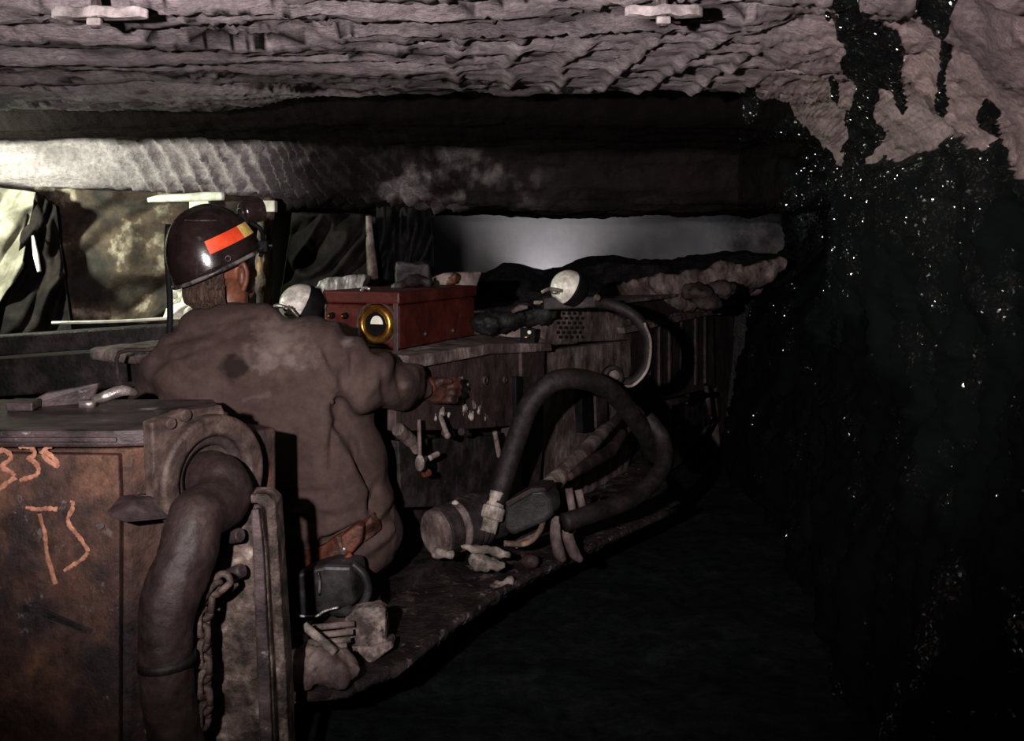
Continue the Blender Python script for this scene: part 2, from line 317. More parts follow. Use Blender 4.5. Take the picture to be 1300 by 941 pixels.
X = np.where(T > 2, Xw-bul, X)
# the broken edge of the near roof slab wanders
near = sstep(2.0, 2.95, Y)*(1-sstep(3.4, 3.9, Y))
edge = .50*sstep(-.3, -1.3, X)+.75*sstep(.68, 1.25, X)*(X < 9)
wn = fbm(np.stack([X.ravel()*1.7, Y.ravel()*0, Z.ravel()*0+3], 1), 4).reshape(X.shape)
Yd = Y+near*(edge*.75+.10*wn)
# lintel hangs lower to the right
Zs = Zs-np.where(T <= 1.6, 1, 0)*sstep(4.0, 4.4, Y)*(1-sstep(5.0, 6.0, Y))*(.055*sstep(-1.6, .2, X)-.03*0)
co = np.stack([X, Yd, Zs+CAM_Z], -1)
du = np.gradient(co, axis=0); dv = np.gradient(co, axis=1); nrm = np.cross(du, dv); nrm /= (np.linalg.norm(nrm, axis=2)[..., None]+1e-9)
if nrm[300, 100, 2] > 0: nrm = -nrm
c = co.reshape(-1, 3)
flat = c.copy()
onroof = (T.ravel() <= 1.35)
isnear = (1-sstep(3.14, 3.30, Y)).ravel()
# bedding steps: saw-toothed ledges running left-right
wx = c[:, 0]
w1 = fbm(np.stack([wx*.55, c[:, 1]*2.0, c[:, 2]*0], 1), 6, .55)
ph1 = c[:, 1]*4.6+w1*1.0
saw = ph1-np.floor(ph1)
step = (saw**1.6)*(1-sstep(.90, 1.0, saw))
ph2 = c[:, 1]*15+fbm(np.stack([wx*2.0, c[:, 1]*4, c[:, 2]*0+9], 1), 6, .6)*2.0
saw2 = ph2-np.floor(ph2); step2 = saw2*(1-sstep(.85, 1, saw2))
topzone = 1-sstep(2.15, 2.5, c[:, 1])          # the rough broken part nearest the camera
amp1 = .011+.022*topzone
d = -(amp1*step+(.004+.011*topzone)*step2)
d += .015*fbm(np.stack([wx*2.6, c[:, 1]*9, c[:, 2]*5], 1), 6, .62)+.016*fbm(np.stack([wx*.7, c[:, 1]*1.5, c[:, 2]*1.5], 1), 3)
# cutter pick marks: short transverse notches
pick = wx*7.2+.25*fbm(np.stack([wx*2, c[:, 1]*3, c[:, 2]], 1), 2)+c[:, 1]*.6+(c[:, 2]-CAM_Z)*3.2*(Y.ravel() > 4)
ps = pick-np.floor(pick)
pk = np.exp(-((ps-.5)/.10)**2)*sstep(-.55, .1, wx)*sstep(2.05, 2.3, c[:, 1])*(1-sstep(2.95, 3.05, Y.ravel()))
d += .016*pk
pick = wx*12.5+.5*fbm(np.stack([wx*2, c[:, 1]*3, c[:, 2]*3], 1), 3)+(c[:, 2]-CAM_Z)*7*(1+sstep(-1.1, -.8, wx)); ps = pick-np.floor(pick)
pk2 = (1-ps)**2*sstep(-1.85, -1.55, wx)*(1-sstep(-.35, -.1, wx))*sstep(4.3, 4.38, Y.ravel())*(1-sstep(4.6, 4.8, Y.ravel()))
d += .030*pk2+.012*fbm(c*np.array([4, 9, 14]), 5)*sstep(4.3, 4.38, Y.ravel())
shoulder = ((T > 1)).ravel()
dsh = .035*fbm(c*np.array([2.2, 2.2, 1.6]), 7, .55)+.022*fbm(c*6, 6, .65)
rib = (T > 1.8).ravel()
# coal breaks in blocks
cb_ = np.floor(fbm(c*np.array([3.2, 3.2, 2.4]), 3)*6)/6*.05+.02*fbm(c*9, 4)+.012*fbm(c*30, 2)
far = (1-isnear)
# coal / crack masks
px, py = proj(c)
coal = np.zeros(len(c))
nb = fbm(c*4.0, 5, .6)
xb = np.array([900, 930, 962, 1000, 1030, 1055, 1080, 1130, 1165, 1220, 1260, 1300, 1500, 2600]); yb = np.array([128, 128, 165, 195, 205, 190, 212, 205, 196, 170, 196, 226, 290, 520])
# seam boundary as a height on the rib, read from the shoulder sheet
bound = np.interp(px, xb, yb)
seam = sstep(-7, 7, py-bound+nb*13)*(px > 915)
seam = seam*np.where(Y.ravel() > 3.12, sstep(1.1, 1.5, T.ravel()+.35*nb), (T.ravel() > .9)); seam = np.where(c[:, 1] < 1.2, sstep(.12, .0, c[:, 2]-CAM_Z), seam)
coal = np.maximum(coal, seam)
def blob(cx, cy, rx, ry, ang=0, k=1.):
    global coal
    a = math.radians(ang); x = px-cx; y = py-cy
    u = (x*math.cos(a)+y*math.sin(a))/rx; v = (-x*math.sin(a)+y*math.cos(a))/ry
    r = np.sqrt(u*u+v*v)+nb*.35
    coal = np.maximum(coal, k*(1-sstep(.8, 1.1, r))*((c[:, 0] > .2) & (Y.ravel() < 4.5) & (c[:, 1] > 1.2)))
blob(1078, 20, 24, 55, -8); blob(1098, 62, 32, 62, -8); blob(1118, 75, 26, 36); blob(1096, 150, 24, 62); blob(1092, 200, 18, 30); blob(1060, 112, 8, 20, -20); blob(1142, 125, 7, 22, -20)
blob(1188, 15, 22, 42); blob(1196, 62, 8, 24, -12); blob(1203, 120, 8, 34, -8); blob(1262, 150, 18, 34, -15); blob(1268, 195, 14, 26); blob(952, 135, 9, 28); blob(1052, 15, 6, 14)
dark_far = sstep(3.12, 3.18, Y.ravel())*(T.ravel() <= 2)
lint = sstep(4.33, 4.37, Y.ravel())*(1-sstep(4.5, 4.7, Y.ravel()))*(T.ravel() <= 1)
far_shade = dark_far*(1-lint*np.clip(1.0+.5*nb, 0, 1)*(1-.965*sstep(-1.25, -.85, wx+.10*nb)))  # unlit roof and lamp fall-off along the lintel, painted as dark colour
litb = lint*(1-sstep(-1.25, -1.0, wx+.08*nb))  # lamplit end of the lintel, kept pale in the colour
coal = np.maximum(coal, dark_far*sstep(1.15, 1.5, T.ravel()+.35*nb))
crack_shade = (sstep(.86, .93, saw)*sstep(-.05, .25, fbm(np.stack([wx*1.2, c[:, 1]*3, c[:, 2]*0+40], 1), 3)))*(.95)
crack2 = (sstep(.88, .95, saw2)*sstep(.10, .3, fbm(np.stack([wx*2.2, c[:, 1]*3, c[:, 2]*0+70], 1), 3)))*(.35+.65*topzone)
crack_shade = np.maximum(crack_shade, crack2)*isnear*(T.ravel() <= 1.15)
crack_shade = np.clip(crack_shade+.55*sstep(.1, .5, fbm(c*np.array([1.2, 3.2, 3]), 5)), 0, 1)*1.0
crack_shade = np.where(T.ravel() > 1.0, crack_shade*.75, crack_shade)
# shade painted on the unlit far roof; left end of the slab darkens too
crack_shade = np.maximum(crack_shade, np.clip(far_shade*(1.0-.45*sstep(.1, .7, nb)*lint*(1-sstep(-.2, .3, wx))-.06*sstep(4.42, 4.47, Y.ravel())*sstep(-.2, .4, nb)), 0, 1)); crack_shade = np.where(litb > .5, crack_shade*.35*(1+nb), crack_shade)
crack_shade = np.maximum(crack_shade, .8*sstep(3.02, 3.45, c[:, 1]+.12*nb)*(wx < -.3)*isnear)
hit = sstep(.25, .9, coal)
dd = d*(1-sstep(.98, 1.12, T.ravel()))+np.where(shoulder, dsh*sstep(1.0, 1.15, T.ravel()), 0)
dd = dd*(1-hit*.5)+hit*(cb_ + .022*shoulder)*(.25+.75*rib)
c = c+nrm.reshape(-1, 3)*dd[:, None]
NU = len(tc); fc = grid(NU, NV)
def part_of(name, t0, t1):
    iu = np.where((tc >= t0) & (tc <= t1))[0]; a, b = iu[0], iu[-1]+1
    idx = np.arange(NU*NV).reshape(NU, NV)[a:b].ravel()
    me = pymesh(name, c[idx], grid(b-a, NV)[:, ::-1])
    for nm, arr in (('coal', coal), ('crack_shade', crack_shade)):
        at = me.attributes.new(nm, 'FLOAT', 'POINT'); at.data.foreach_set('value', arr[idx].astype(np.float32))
    me.materials.append(M['rock'])
    o = bpy.data.objects.new(name, me); C.objects.link(o); o['kind'] = 'structure'
    for p in me.polygons: p.use_smooth = True
    return o
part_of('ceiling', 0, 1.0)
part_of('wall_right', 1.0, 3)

# floor
gx, gy = np.meshgrid(np.linspace(-5, 2.6, 200), np.linspace(-1.6, 9.5, 240), indexing='ij')
fcx = np.stack([gx.ravel(), gy.ravel(), gx.ravel()*0], 1)
fcx[:, 2] = .0+.02*fbm(fcx*3+5, 4)-.02
me = pymesh('floor', fcx, grid(200, 240)); me.materials.append(M['floor'])
o = bpy.data.objects.new('floor', me); C.objects.link(o); o['kind'] = 'structure'
# far face behind the spray and dust, far left rib
def rough_wall(name, x0, y0, x1, y1, z0, z1, m, amp=.06, n=90, nh=50):
    a, b = np.meshgrid(np.linspace(0, 1, n), np.linspace(0, 1, nh), indexing='ij'); a = a.ravel(); b = b.ravel()
    q = np.stack([x0+(x1-x0)*a, y0+(y1-y0)*a, z0+(z1-z0)*b], 1)
    nx = np.array([-(y1-y0), x1-x0, 0.]); nx /= np.linalg.norm(nx)
    q = q+nx*(amp*fbm(q*2.2, 5))[:, None]
    me = pymesh(name, q, grid(n, nh)); me.materials.append(m)
    for p in me.polygons: p.use_smooth = True
    o = bpy.data.objects.new(name, me); C.objects.link(o); o['kind'] = 'structure'
rough_wall('wall_back', -5.1, 9.0, 2.4, 9.0, -.05, 1.75, M['backrock'])
rough_wall('wall_left', -4.8, -1.6, -4.8, 9.2, -.05, 1.9, M['coal'])

# ------------------------------------------------------------------ roof bolt plates in the near roof
def roof_plate(px0, px1, pyc, Yp, label):
    a = P(px0, pyc+2, Yp); b = P(px1, pyc-2, Yp); z = CAM_Z-(pyc-HY)/F*Yp*.985
    t = thing('roof_strap', ((a.x+b.x)/2, Yp, z), label, 'roof strap', 'roof straps')
    mb = MB(); L = b.x-a.x; n = 16; h = .017
    pts = [(a.x+L*i/n, Yp-.016*(math.sin(math.pi*i/n)**.5)-.004, z+.004*math.sin(i)) for i in range(n+1)]+[(a.x+L*i/n, Yp+.016*(math.sin(math.pi*i/n)**.5)+.004, z) for i in range(n, -1, -1)]
    mb.prism(pts, (0, 0, h)); mb.done('strap', M['steelplate'], t, bevel=.002)
    MB().box(Vector((a.x+L*.48, Yp-.016, z-.010)), (.026, .014, .014)).done('washer_block', M['steelplate'], t, bevel=.003)
    MB().cyl(Vector((a.x+L*.48, Yp-.01, z-.02)), Vector((a.x+L*.48, Yp-.01, z+.06)), .009, n=6).done('bolt', M['lid'], t)
roof_plate(66, 188, 19, 1.86, 'curved pale steel roof strap bolted to the rock above the crouching person')
roof_plate(793, 892, 17, 1.86, 'pale steel roof strap with a small square block, in the rock beside the coal patches')

# ------------------------------------------------------------------ near left cabinet
CF = 1.90
def K(px, py, off=0): return P(px, py, CF-off)
d2 = Vector((.6, .8, 0)); n2 = Vector((.8, -.6, 0)); o2 = P(190, 545, CF); o2.z = 0
def side(px, py, off=0):     # point on the cabinet's angled side face
    o = o2+n2*off; k = (px-HX)/F
    s = (k*o.y-o.x)/(d2.x-k*d2.y); q = o+d2*s
    return Vector((q.x, q.y, CAM_Z-(py-HY)/F*q.y))
ztop = P(0, 545, CF).z
cab = thing('electrical_cabinet', (-.95, 2.1, 0), 'rusty brown steel cabinet chalked with orange figures, at the front left', 'cabinet')
MB().prism([(-1.6, CF+.02, .02), (K(158, 0).x, CF+.02, .02), (-.655, CF+.07, .02), tuple(o2+d2*.30+Vector((0, 0, .02))), (-.70, 2.30, .02), (-1.6, 2.30, .02)], (0, 0, ztop-.06)).done('housing', M['cabinet'], cab, bevel=.006)
# front panel, a little proud, framed by the lid
MB().prism([K(-300, 572), K(150, 578), K(152, 640), K(150, 1100), K(-300, 1100)], (0, .03, 0)).done('front_panel', M['cabinet'], cab, bevel=.004)
MB().prism([(-1.62, CF-.012, ztop-.032), (K(148, 0).x, CF-.012, ztop-.032), (K(182, 0).x, CF+.0, ztop-.032), tuple(o2+d2*.165+n2*.02+Vector((0, 0, ztop-.032))), (-.66, 2.27, ztop-.032), (-1.62, 2.27, ztop-.032)], (0, 0, .032)).done('lid', M['lid'], cab, bevel=.006)
MB().prism([(-1.62, CF-.018, ztop-.022), (K(152, 0).x, CF-.018, ztop-.022), (K(152, 0).x, CF-.004, ztop-.022), (-1.62, CF-.004, ztop-.022)], (0, 0, .010)).done('lid_edge_strip', M['lid'], cab, bevel=.003)
# raised corner block at the far end of the lid
MB().prism([o2+d2*.10+Vector((0, 0, ztop-.01)), o2+d2*.168+n2*.015+Vector((0, 0, ztop-.01)), o2+d2*.2-n2*.1+Vector((0, 0, ztop-.01)), o2+d2*.1-n2*.14+Vector((0, 0, ztop-.01))], (0, 0, .022)).done('lid_block', M['machine_dark'], cab, bevel=.005)
# gland plate
gp = [side(192, 537, .012), side(232, 522, .012), side(282, 514, .012), side(300, 560, .012), side(300, 634, .012), side(196, 636, .012)]
MB().prism(gp, -n2*.03).done('gland_plate', M['ring'], cab, bevel=.004)
MB().prism([side(155, 655, .03), side(172, 634, .015), side(262, 626, .02), side(262, 642, .03), side(240, 656, .05), side(160, 664, .05)], -n2*.05).done('bottom_ledge', M['lid'], cab, bevel=.004)
for (bx, by, r) in ((213, 537, .011), (222, 627, .009), (232, 527, .012)):
    q = side(bx, by, .012); MB().cyl(q-n2*.01, q+n2*.012, r, n=6 if r < .011 else 18).done('bolt', M['ring'], cab, bevel=.002)
rc = side(261, 603, .012)
rp = [(.078, 0), (.078, .026), (.085, .034), (.112, .034), (.118, .028), (.118, 0)]
MB().ring(rc, n2, rp, 64, a0=math.radians(-118), a1=math.radians(196)).done('flange_ring', M['ring'], cab, smooth=False, bevel=.003)
MB().ring(rc, n2, [(.060, -.02), (.060, .014), (.073, .020), (.079, .014), (.079, -.02)], 64).done('gland_collar', M['lid'], cab, smooth=True)
# chalk writing: 338 and T5
def chalk(name, strokes, w):
    mb = MB()
    for st in strokes:
        pts, _ = catmull([K(x, y, .0015) for x, y in st], [0]*len(st), 6)
        for i, p in enumerate(pts): p.x += random.uniform(-.0007, .0007); p.z += random.uniform(-.0007, .0007)
        mb.tube(pts, w, 8, 1, flat=.25, upv=(0, 0, 1)) if False else ribbon(mb, pts, w)
    mb.done(name, M['chalk'], cab)
def ribbon(mb, pts, w):
    vs = []
    for i, p in enumerate(pts):
        t = (pts[min(i+1, len(pts)-1)]-pts[max(i-1, 0)]).normalized(); s = Vector((-t.z, 0, t.x))
        ww = w*(.75+.5*random.random()); vs.append([mb.bm.verts.new(q) for q in (p+s*ww, p+s*ww*.4+Vector((0, -.0012, 0)), p-s*ww*.5+Vector((0, -.0012, 0)), p-s*ww, p-s*ww+Vector((0, .0018, 0)), p+s*ww+Vector((0, .0018, 0)))])
    for i in range(len(vs)-1):
        for k in range(6): mb.bm.faces.new((vs[i][k], vs[i][(k+1) % 6], vs[i+1][(k+1) % 6], vs[i+1][k]))
    mb.bm.faces.new(vs[0]); mb.bm.faces.new(vs[-1][::-1])
chalk('chalk_numerals', [[(-6, 578), (2, 572), (12, 576), (13, 583), (4, 590), (3, 594), (14, 600), (19, 604)], [(-4, 624), (8, 614), (20, 606)],
      [(24, 568), (32, 566), (42, 571), (43, 579), (36, 582), (44, 587), (49, 596), (46, 603), (35, 607), (25, 610)],
      [(52, 576), (60, 568), (64, 567)], [(54, 577), (62, 586), (73, 592), (70, 584), (62, 577), (57, 574)]], .0042)
chalk('chalk_letters', [[(33, 644), (45, 647), (60, 646), (73, 647)], [(50, 652), (57, 680), (60, 705), (70, 742)],
      [(92, 636), (92, 646), (86, 660), (92, 672), (102, 684), (112, 700)], [(112, 701), (104, 710), (92, 718), (81, 725)]], .0038)
# dark hand scrape slot on the front panel
MB().prism([K(28, 768, .002), K(60, 776, .003), K(118, 800, .002), K(114, 806, .002), K(70, 792, .003), K(30, 776, .002)], (0, .006, 0)).done('slot', M['machine_dark'], cab, bevel=.001)
for (bx, by) in ((128, 668), (152, 552)):
    MB().cyl(K(bx, by, -.002), K(bx, by, .008), .006, n=6).done('rivet', M['lid'], cab)
# clutter on top of the lid: a bent steel offcut and a clamp
mb = MB(); z = ztop
a = P(28, 508, 2.16); mb.prism([(a.x, 2.13, z-.0), (a.x+.13, 2.20, z), (a.x+.145, 2.20, z+.045), (a.x+.05, 2.16, z+.03)], (0, .012, 0)); mb.prism([(a.x-.005, 2.10, z), (a.x+.05, 2.10, z), (a.x+.05, 2.14, z+.004), (a.x-.005, 2.14, z+.004)], (0, 0, .018))
tag(mb.done('steel_bracket', M['lid'], None, bevel=.003), 'small bent grey steel bracket lying on the lid of the rusty cabinet', 'bracket')
mb = MB(); a = P(140, 500, 2.2); mb.tube([(a.x-.03, 2.18, z+.012), (a.x, 2.17, z+.02), (a.x+.03, 2.19, z+.03), (a.x+.05, 2.22, z+.02)], [.008, .012, .012, .007], 10, 4); mb.box(Vector((a.x-.03, 2.16, z+.007)), (.03, .03, .014))
tag(mb.done('metal_clamp', M['bright'], None, smooth=True), 'little shiny metal clamp on the cabinet lid just beside the person', 'clamp')

# trailing cable out of the gland
cb = thing('trailing_cable', (P(215, 840, 1.8).x, 1.8, 0), 'thick dirty rubber cable bending down out of the round flange', 'cable')
c0 = rc+n2*-.03
pts = [c0, rc+n2*.045+Vector((0, 0, -.004)), rc+n2*.072+Vector((-.010, 0, -.036)), P(250, 655, 1.85), P(236, 705, 1.82), P(217, 760, 1.80), P(210, 830, 1.80), P(216, 900, 1.82), P(235, 990, 1.85), P(262, 1090, 1.90)]
mb = MB(); mb.tube(pts, [.050, .050, .051, .050, .052, .050, .046, .047, .047, .047], 28, 10)
me = remesh(mb, .006, 3, lambda q: .004*fbm(q*9, 3)+.0018*fbm(q*40, 3)); link('cable_jacket', me, M['rubber'], cb, smooth=True)
MB().ring(P(212, 838, 1.80), (0.1, 0, -1), [(.042, -.006), (.0505, -.006), (.0505, .008), (.042, .008)], 30).done('tape_band', M['hose'], cb, smooth=True)

# cast block to the right of the cable, its raised channel, pins
blk = thing('cast_steel_bracket', (P(320, 851, 2.05).x, 2.05, 0), 'tall rough cast steel bracket with a raised rim and two pins, behind the cable', 'bracket')
BY = 1.98
def B(px, py, off=0): return P(px, py, BY-off)
MB().prism([B(262, 700), B(272, 660), B(290, 644), B(330, 640), B(338, 700), B(346, 860), B(352, 1120), B(255, 1120), B(256, 860)], (0, .05, 0)).done('face', M['cast'], blk, bevel=.008, segs=3)
rim = [(286, 640, 0), (300, 630, 0), (330, 627, 0), (346, 636, 0), (350, 690, 0), (356, 760, 0), (361, 851, 0), (366, 1120, 0)]
mb = MB()
outer = [B(278, 650, .03), B(292, 634, .03), B(314, 628, .03), B(338, 628, .03), B(349, 638, .03), B(353, 700, .03), B(358, 780, .03), B(363, 860, .03), B(372, 1120, .03)]
inner = [B(362, 1120, .03), B(350, 860, .03), B(345, 780, .03), B(341, 700, .03), B(337, 646, .03), B(326, 640, .03), B(312, 640, .03), B(296, 645, .03), B(284, 658, .03)]
mb.prism(outer+inner, (0, .065, 0)); mb.done('outer_rim', M['cast'], blk, bevel=.005, segs=3)
mb = MB(); mb.prism([B(318, 648, .012), B(328, 646, .012), B(334, 700, .012), B(342, 860, .012), B(352, 1120, .012), B(338, 1120, .012), B(326, 860, .012), B(321, 720, .012)], (0, .03, 0)); mb.done('inner_channel', M['lid'], blk, bevel=.004)
for (y, dx, tilt) in ((684, 0, 3), (729, 2, 11)):
    MB().cyl(B(268, y+tilt, .02), B(306+dx, y-5, .05), .0125, .0135, 18).done('pin', M['lid'], blk, bevel=.003)
# chain
ch = thing('chain', (P(258, 851, 1.86).x, 1.86, .1), 'short rusty chain hanging from the lower pin beside the cable', 'chain')
lk = [(275, 742, .0, 50), (265, 752, 1, 35), (257, 770, 0, 8), (255, 790, 1, 0), (252, 809, 0, 4), (256, 829, 1, -4), (254, 849, 0, 3), (256, 869, 1, 0), (255, 889, 0, 0), (256, 909, 1, 0)]
for (x, y, f, a) in lk:
    q = P(x+3, y, 1.86); mb = MB(); n = 14; R = .0125; Ln = .020; pp = []
    for i in range(n):
        t = 2*math.pi*i/n; u = R*math.cos(t); w = R*math.sin(t)+(Ln*.5 if math.sin(t) > 0 else -Ln*.5)
        v = Vector((u, 0, w)) if not f else Vector((u*.35, u, w))
        v.rotate(Euler((0, math.radians(a), 0))); pp.append(q+v)
    pp.append(pp[0].copy()); mb.tube(pp, .0064, 8, 2); mb.done('chain_link', M['cast'] if f else M['ring'], ch, smooth=True)

# ------------------------------------------------------------------ the mining machine
A0 = Vector((-.07, 3.2, 0)); DU = Vector((.447, .894, 0)).normalized(); DN = Vector((.894, -.447, 0)).normalized()
def Q(px, py, n=0):
    o = A0+DN*n; k = (px-HX)/F; s = (k*o.y-o.x)/(DU.x-k*DU.y); q = o+DU*s
    return Vector((q.x, q.y, CAM_Z-(py-HY)/F*q.y))
def W(px, n, z):             # point at pixel column px on the plane n, at height z above the floor
    q = Q(px, 0, n); q.z = z; return q
def Ms(s, n, z): q = A0+DU*s+DN*n; return Vector((q.x, q.y, z))
mach = thing('mining_machine', (Ms(.6, -.4, 0)), 'long low dusty steel mining machine running away to the right beneath the roof', 'mining machine')
ZT = CAM_Z-.32
def plate(name, poly, n, th, m, bevel=.004, parent=mach):
    return MB().prism([Q(x, y, n) for x, y in poly], -DN*th).done(name, m, parent, bevel=bevel)
# chassis & deck
MB().prism([Ms(-.9, -.02, .06), Ms(2.5, -.02, .06), Ms(2.5, -1.1, .06), Ms(-.9, -1.1, .06)], (0, 0, .17)).done('chassis', M['machine_dark'], mach, bevel=.01)
dk = [P(498, 851, 2.29), P(652, 745, 2.87), P(868, 641, 3.76)]
for q in dk: q.z = .20
mb = MB(); mb.prism([Vector((-1.3, 2.38, .17)), Vector((-.62, 2.38, .17)), Vector((-.56, 2.16, .17)), Vector((P(440, 0, 2.18).x, 2.18, .17)), Vector((dk[0].x, dk[0].y, .17)), Vector((dk[1].x, dk[1].y, .17)), Vector((dk[2].x, dk[2].y, .17)), Ms(1.6, -.05, .17), Ms(-.9, -.1, .17), Vector((-1.3, 2.9, .17))], (0, 0, .03))
me = remesh(mb, .018, 1, lambda q: .006*fbm(q*9, 4)+.004*fbm(q*np.array([18, 30, 5]), 3)); link('deck_plate', me, M['deck'], mach, smooth=True)
# deck lip
MB().tube([Vector((dk[0].x, dk[0].y, .19)), Vector((dk[1].x, dk[1].y, .195)), Vector((dk[2].x, dk[2].y, .19))], .012, 8, 6).done('deck_lip', M['deck'], mach, smooth=True)
# main body top (a broad deck with an uneven dusty edge)
mb = MB(); mb.prism([Ms(-.54, 0, ZT-.05), Ms(2.56, 0, ZT-.05), Ms(2.56, -1.15, ZT-.05), Ms(-.54, -1.15, ZT-.05)], (0, 0, .045))
me = remesh(mb, .016, 1, lambda q: .006*fbm(q*8, 4)); link('top_plate', me, M['machine_dusty'], mach, smooth=True)
MB().prism([Ms(-.40, -.12, .1), Ms(2.4, -.12, .1), Ms(2.4, -1.1, .1), Ms(-.40, -1.1, .1)], (0, 0, ZT-.16)).done('inner_body', M['machine_dark'], mach, bevel=.01)
# control panel plate with holes, hinges
pan = plate('control_panel', [(503, 468), (540, 462), (620, 447), (662, 446), (662, 540), (600, 545), (503, 548)], .02, .03, M['machine'], .005)
for (x, y, r) in ((615, 483, .014), (640, 482, .012)):
    q = Q(x, y, .022); MB().ring(q, DN, [(r*.55, -.002), (r*.55, .008), (r, .006), (r, -.002)], 24).done('port_ring', M['machine'], mach, smooth=True)
    MB().cyl(q-DN*.01, q+DN*.003, r*.6, n=20).done('port', M['black'], mach)
plate('hinge_strap', [(655, 478), (664, 478), (664, 534), (656, 536)], .035, .03, M['black'])
plate('panel_ledge', [(520, 452), (625, 436), (700, 436), (702, 446), (625, 450), (540, 466), (505, 472)], .045, .08, M['machine_dusty'], .006)
# crust of pale rock dust on the panel
mb = MB()
for ci, grp in enumerate((((576, 478, .010), (581, 486, .017), (586, 494, .018), (583, 503, .014), (580, 512, .013), (584, 520, .014), (593, 526, .014), (603, 520, .013), (612, 527, .013), (596, 512, .012)), ((556, 524, .016), (548, 526, .012), (564, 527, .012)))):
    mb = MB()
    for (x, y, r) in grp: mb.ball(Q(x, y, .006), r*1.45, (1, 1, 1.0), seg=12)
    me = rumple(mb, .004, .008, 50, 1); link('rock_dust_crust', me, M['pale'], mach, smooth=True)
# pipe valves beneath the panel
plate('lower_panel', [(506, 560), (655, 552), (660, 640), (510, 645)], -.03, .03, M['machine_dark'])
for (x0, y0, x1, y1, r, mm) in ((505, 545, 522, 560, .018, 'machine_dusty'), (520, 556, 530, 572, .014, 'machine_dusty'), (628, 548, 634, 580, .008, 'machine_dusty'), (545, 582, 556, 576, .008, 'machine_dusty'), (565, 548, 572, 552, .014, 'machine'), (585, 548, 592, 550, .012, 'machine')):
    MB().cyl(Q(x0, y0, .03), Q(x1, y1, .03), r, n=14).done('valve', M[mm], mach, bevel=.003)
MB().cyl(Q(538, 602, .03), Q(545, 600, .05), .010, n=16).done('red_button', M['orange'] if False else M['leather'], mach, bevel=.002)
# control levers
for (x0, y0, x1, y1, kr) in ((532, 533, 533, 590, .013), (559, 528, 568, 553, .0065), (534, 531, 534, 560, .006)):
    if kr > .01:
        t = thing('control_lever', Q(x1, y1, .05), 'grey control lever with a fat knob hanging below the hand', 'lever')
        MB().cyl(Q(x0, y0, .05), Q(x1, y1-8, .07), .0055, n=12).done('rod', M['machine_dusty'], t, smooth=True)
        MB().ball(Q(x1, y1-2, .07), .013, (1, 1, 1.7)).done('knob', M['pale'], t, smooth=True)
    elif x1 > 560:
        t = thing('control_lever', Q(x1, y1, .06), 'pale straight control lever with a rounded tip below the hand', 'lever')
        MB().cyl(Q(x0, y0, .05), Q(x1, y1, .08), .0065, .0075, n=12).done('rod', M['pale'], t, smooth=True)
        MB().ball(Q(x1, y1, .08), .0095).done('knob', M['pale'], t, smooth=True)
# posts and big pale plate
plate('upright_post', [(662, 446), (692, 444), (690, 560), (684, 640), (664, 642)], .03, .08, M['machine'])
plate('side_plate', [(690, 446), (800, 432), (806, 560), (790, 620), (700, 640), (690, 600)], .0, .05, M['machine_dusty'])
plate('upright_bar', [(738, 490), (752, 489), (753, 548), (740, 550)], .03, .03, M['black'])
plate('rib_bar', [(756, 488), (770, 486), (772, 540), (758, 545)], .025, .025, M['machine'])
# tank along the side, its flange and lower edge
plate('side_tank', [(800, 405), (905, 384), (908, 492), (812, 514), (800, 512)], .0, .25, M['machine'])
for x in (826, 838, 851, 866, 884, 896):
    plate('tank_rib', [(x, 405-(x-800)*.18+6), (x+2.5, 405-(x-800)*.18+6), (x+2.5, 505-(x-800)*.2), (x, 506-(x-800)*.2)], .012, .02, M['machine'], .002)
plate('tank_flange', [(792, 416), (905, 392), (906, 399), (794, 424)], .03, .06, M['machine_dusty'])
# hopper cover on top
MB().prism([Q(770, 410, .0), Q(876, 392, 0), Q(876, 375, -.05), Q(770, 388, -.05)], -DN*.35).done('top_cover', M['machine'], mach, bevel=.008)
MB().prism([Q(764, 389, .0), Q(880, 375, 0), Q(880, 371, 0), Q(764, 384, 0)], -DN*.3).done('cover_lip', M['machine_dusty'], mach, bevel=.004)
MB().prism([Q(690, 436, 0), Q(700, 392, 0), Q(760, 388, 0), Q(800, 408, 0), Q(806, 432, 0)], -DN*.22).done('lamp_housing', M['machine_dusty'], mach, bevel=.008)
# vent mesh: a frame and a lattice of holes on the housing
mb = MB()
for r in range(6):
    for k in range(5):
        mb.ball(Q(708+k*7+(3 if r % 2 else 0), 398+r*6, .003), .0068, (1, 1, .85), seg=8)
mb.done('vent_holes', M['black'], mach)
# end block and understructure at far right
plate('end_block', [(906, 432), (940, 425), (944, 570), (914, 574)], -.02, .3, M['machine'])
plate('end_plate', [(905, 386), (938, 382), (938, 430), (906, 436)], -.03, .3, M['machine'])
for (a, b, r) in (((800, 522), (905, 500), .016), ((850, 508), (852, 566), .009), ((815, 520), (818, 548), .010), ((908, 530), (878, 568), .010), ((896, 490), (902, 528), .013), ((862, 542), (884, 560), .010), ((870, 512), (874, 500), .012), ((884, 568), (884, 600), .012), ((845, 560), (845, 590), .016)):
    MB().cyl(Q(*a, .03), Q(*b, .03), r, n=12).done('pipe', M['machine'], mach, smooth=True)
MB().prism([Q(800, 500, -.06), Q(915, 490, -.06), Q(915, 640, -.06), Q(800, 690, -.06)], -DN*.04).done('rear_skirt', M['machine_dark'], mach)
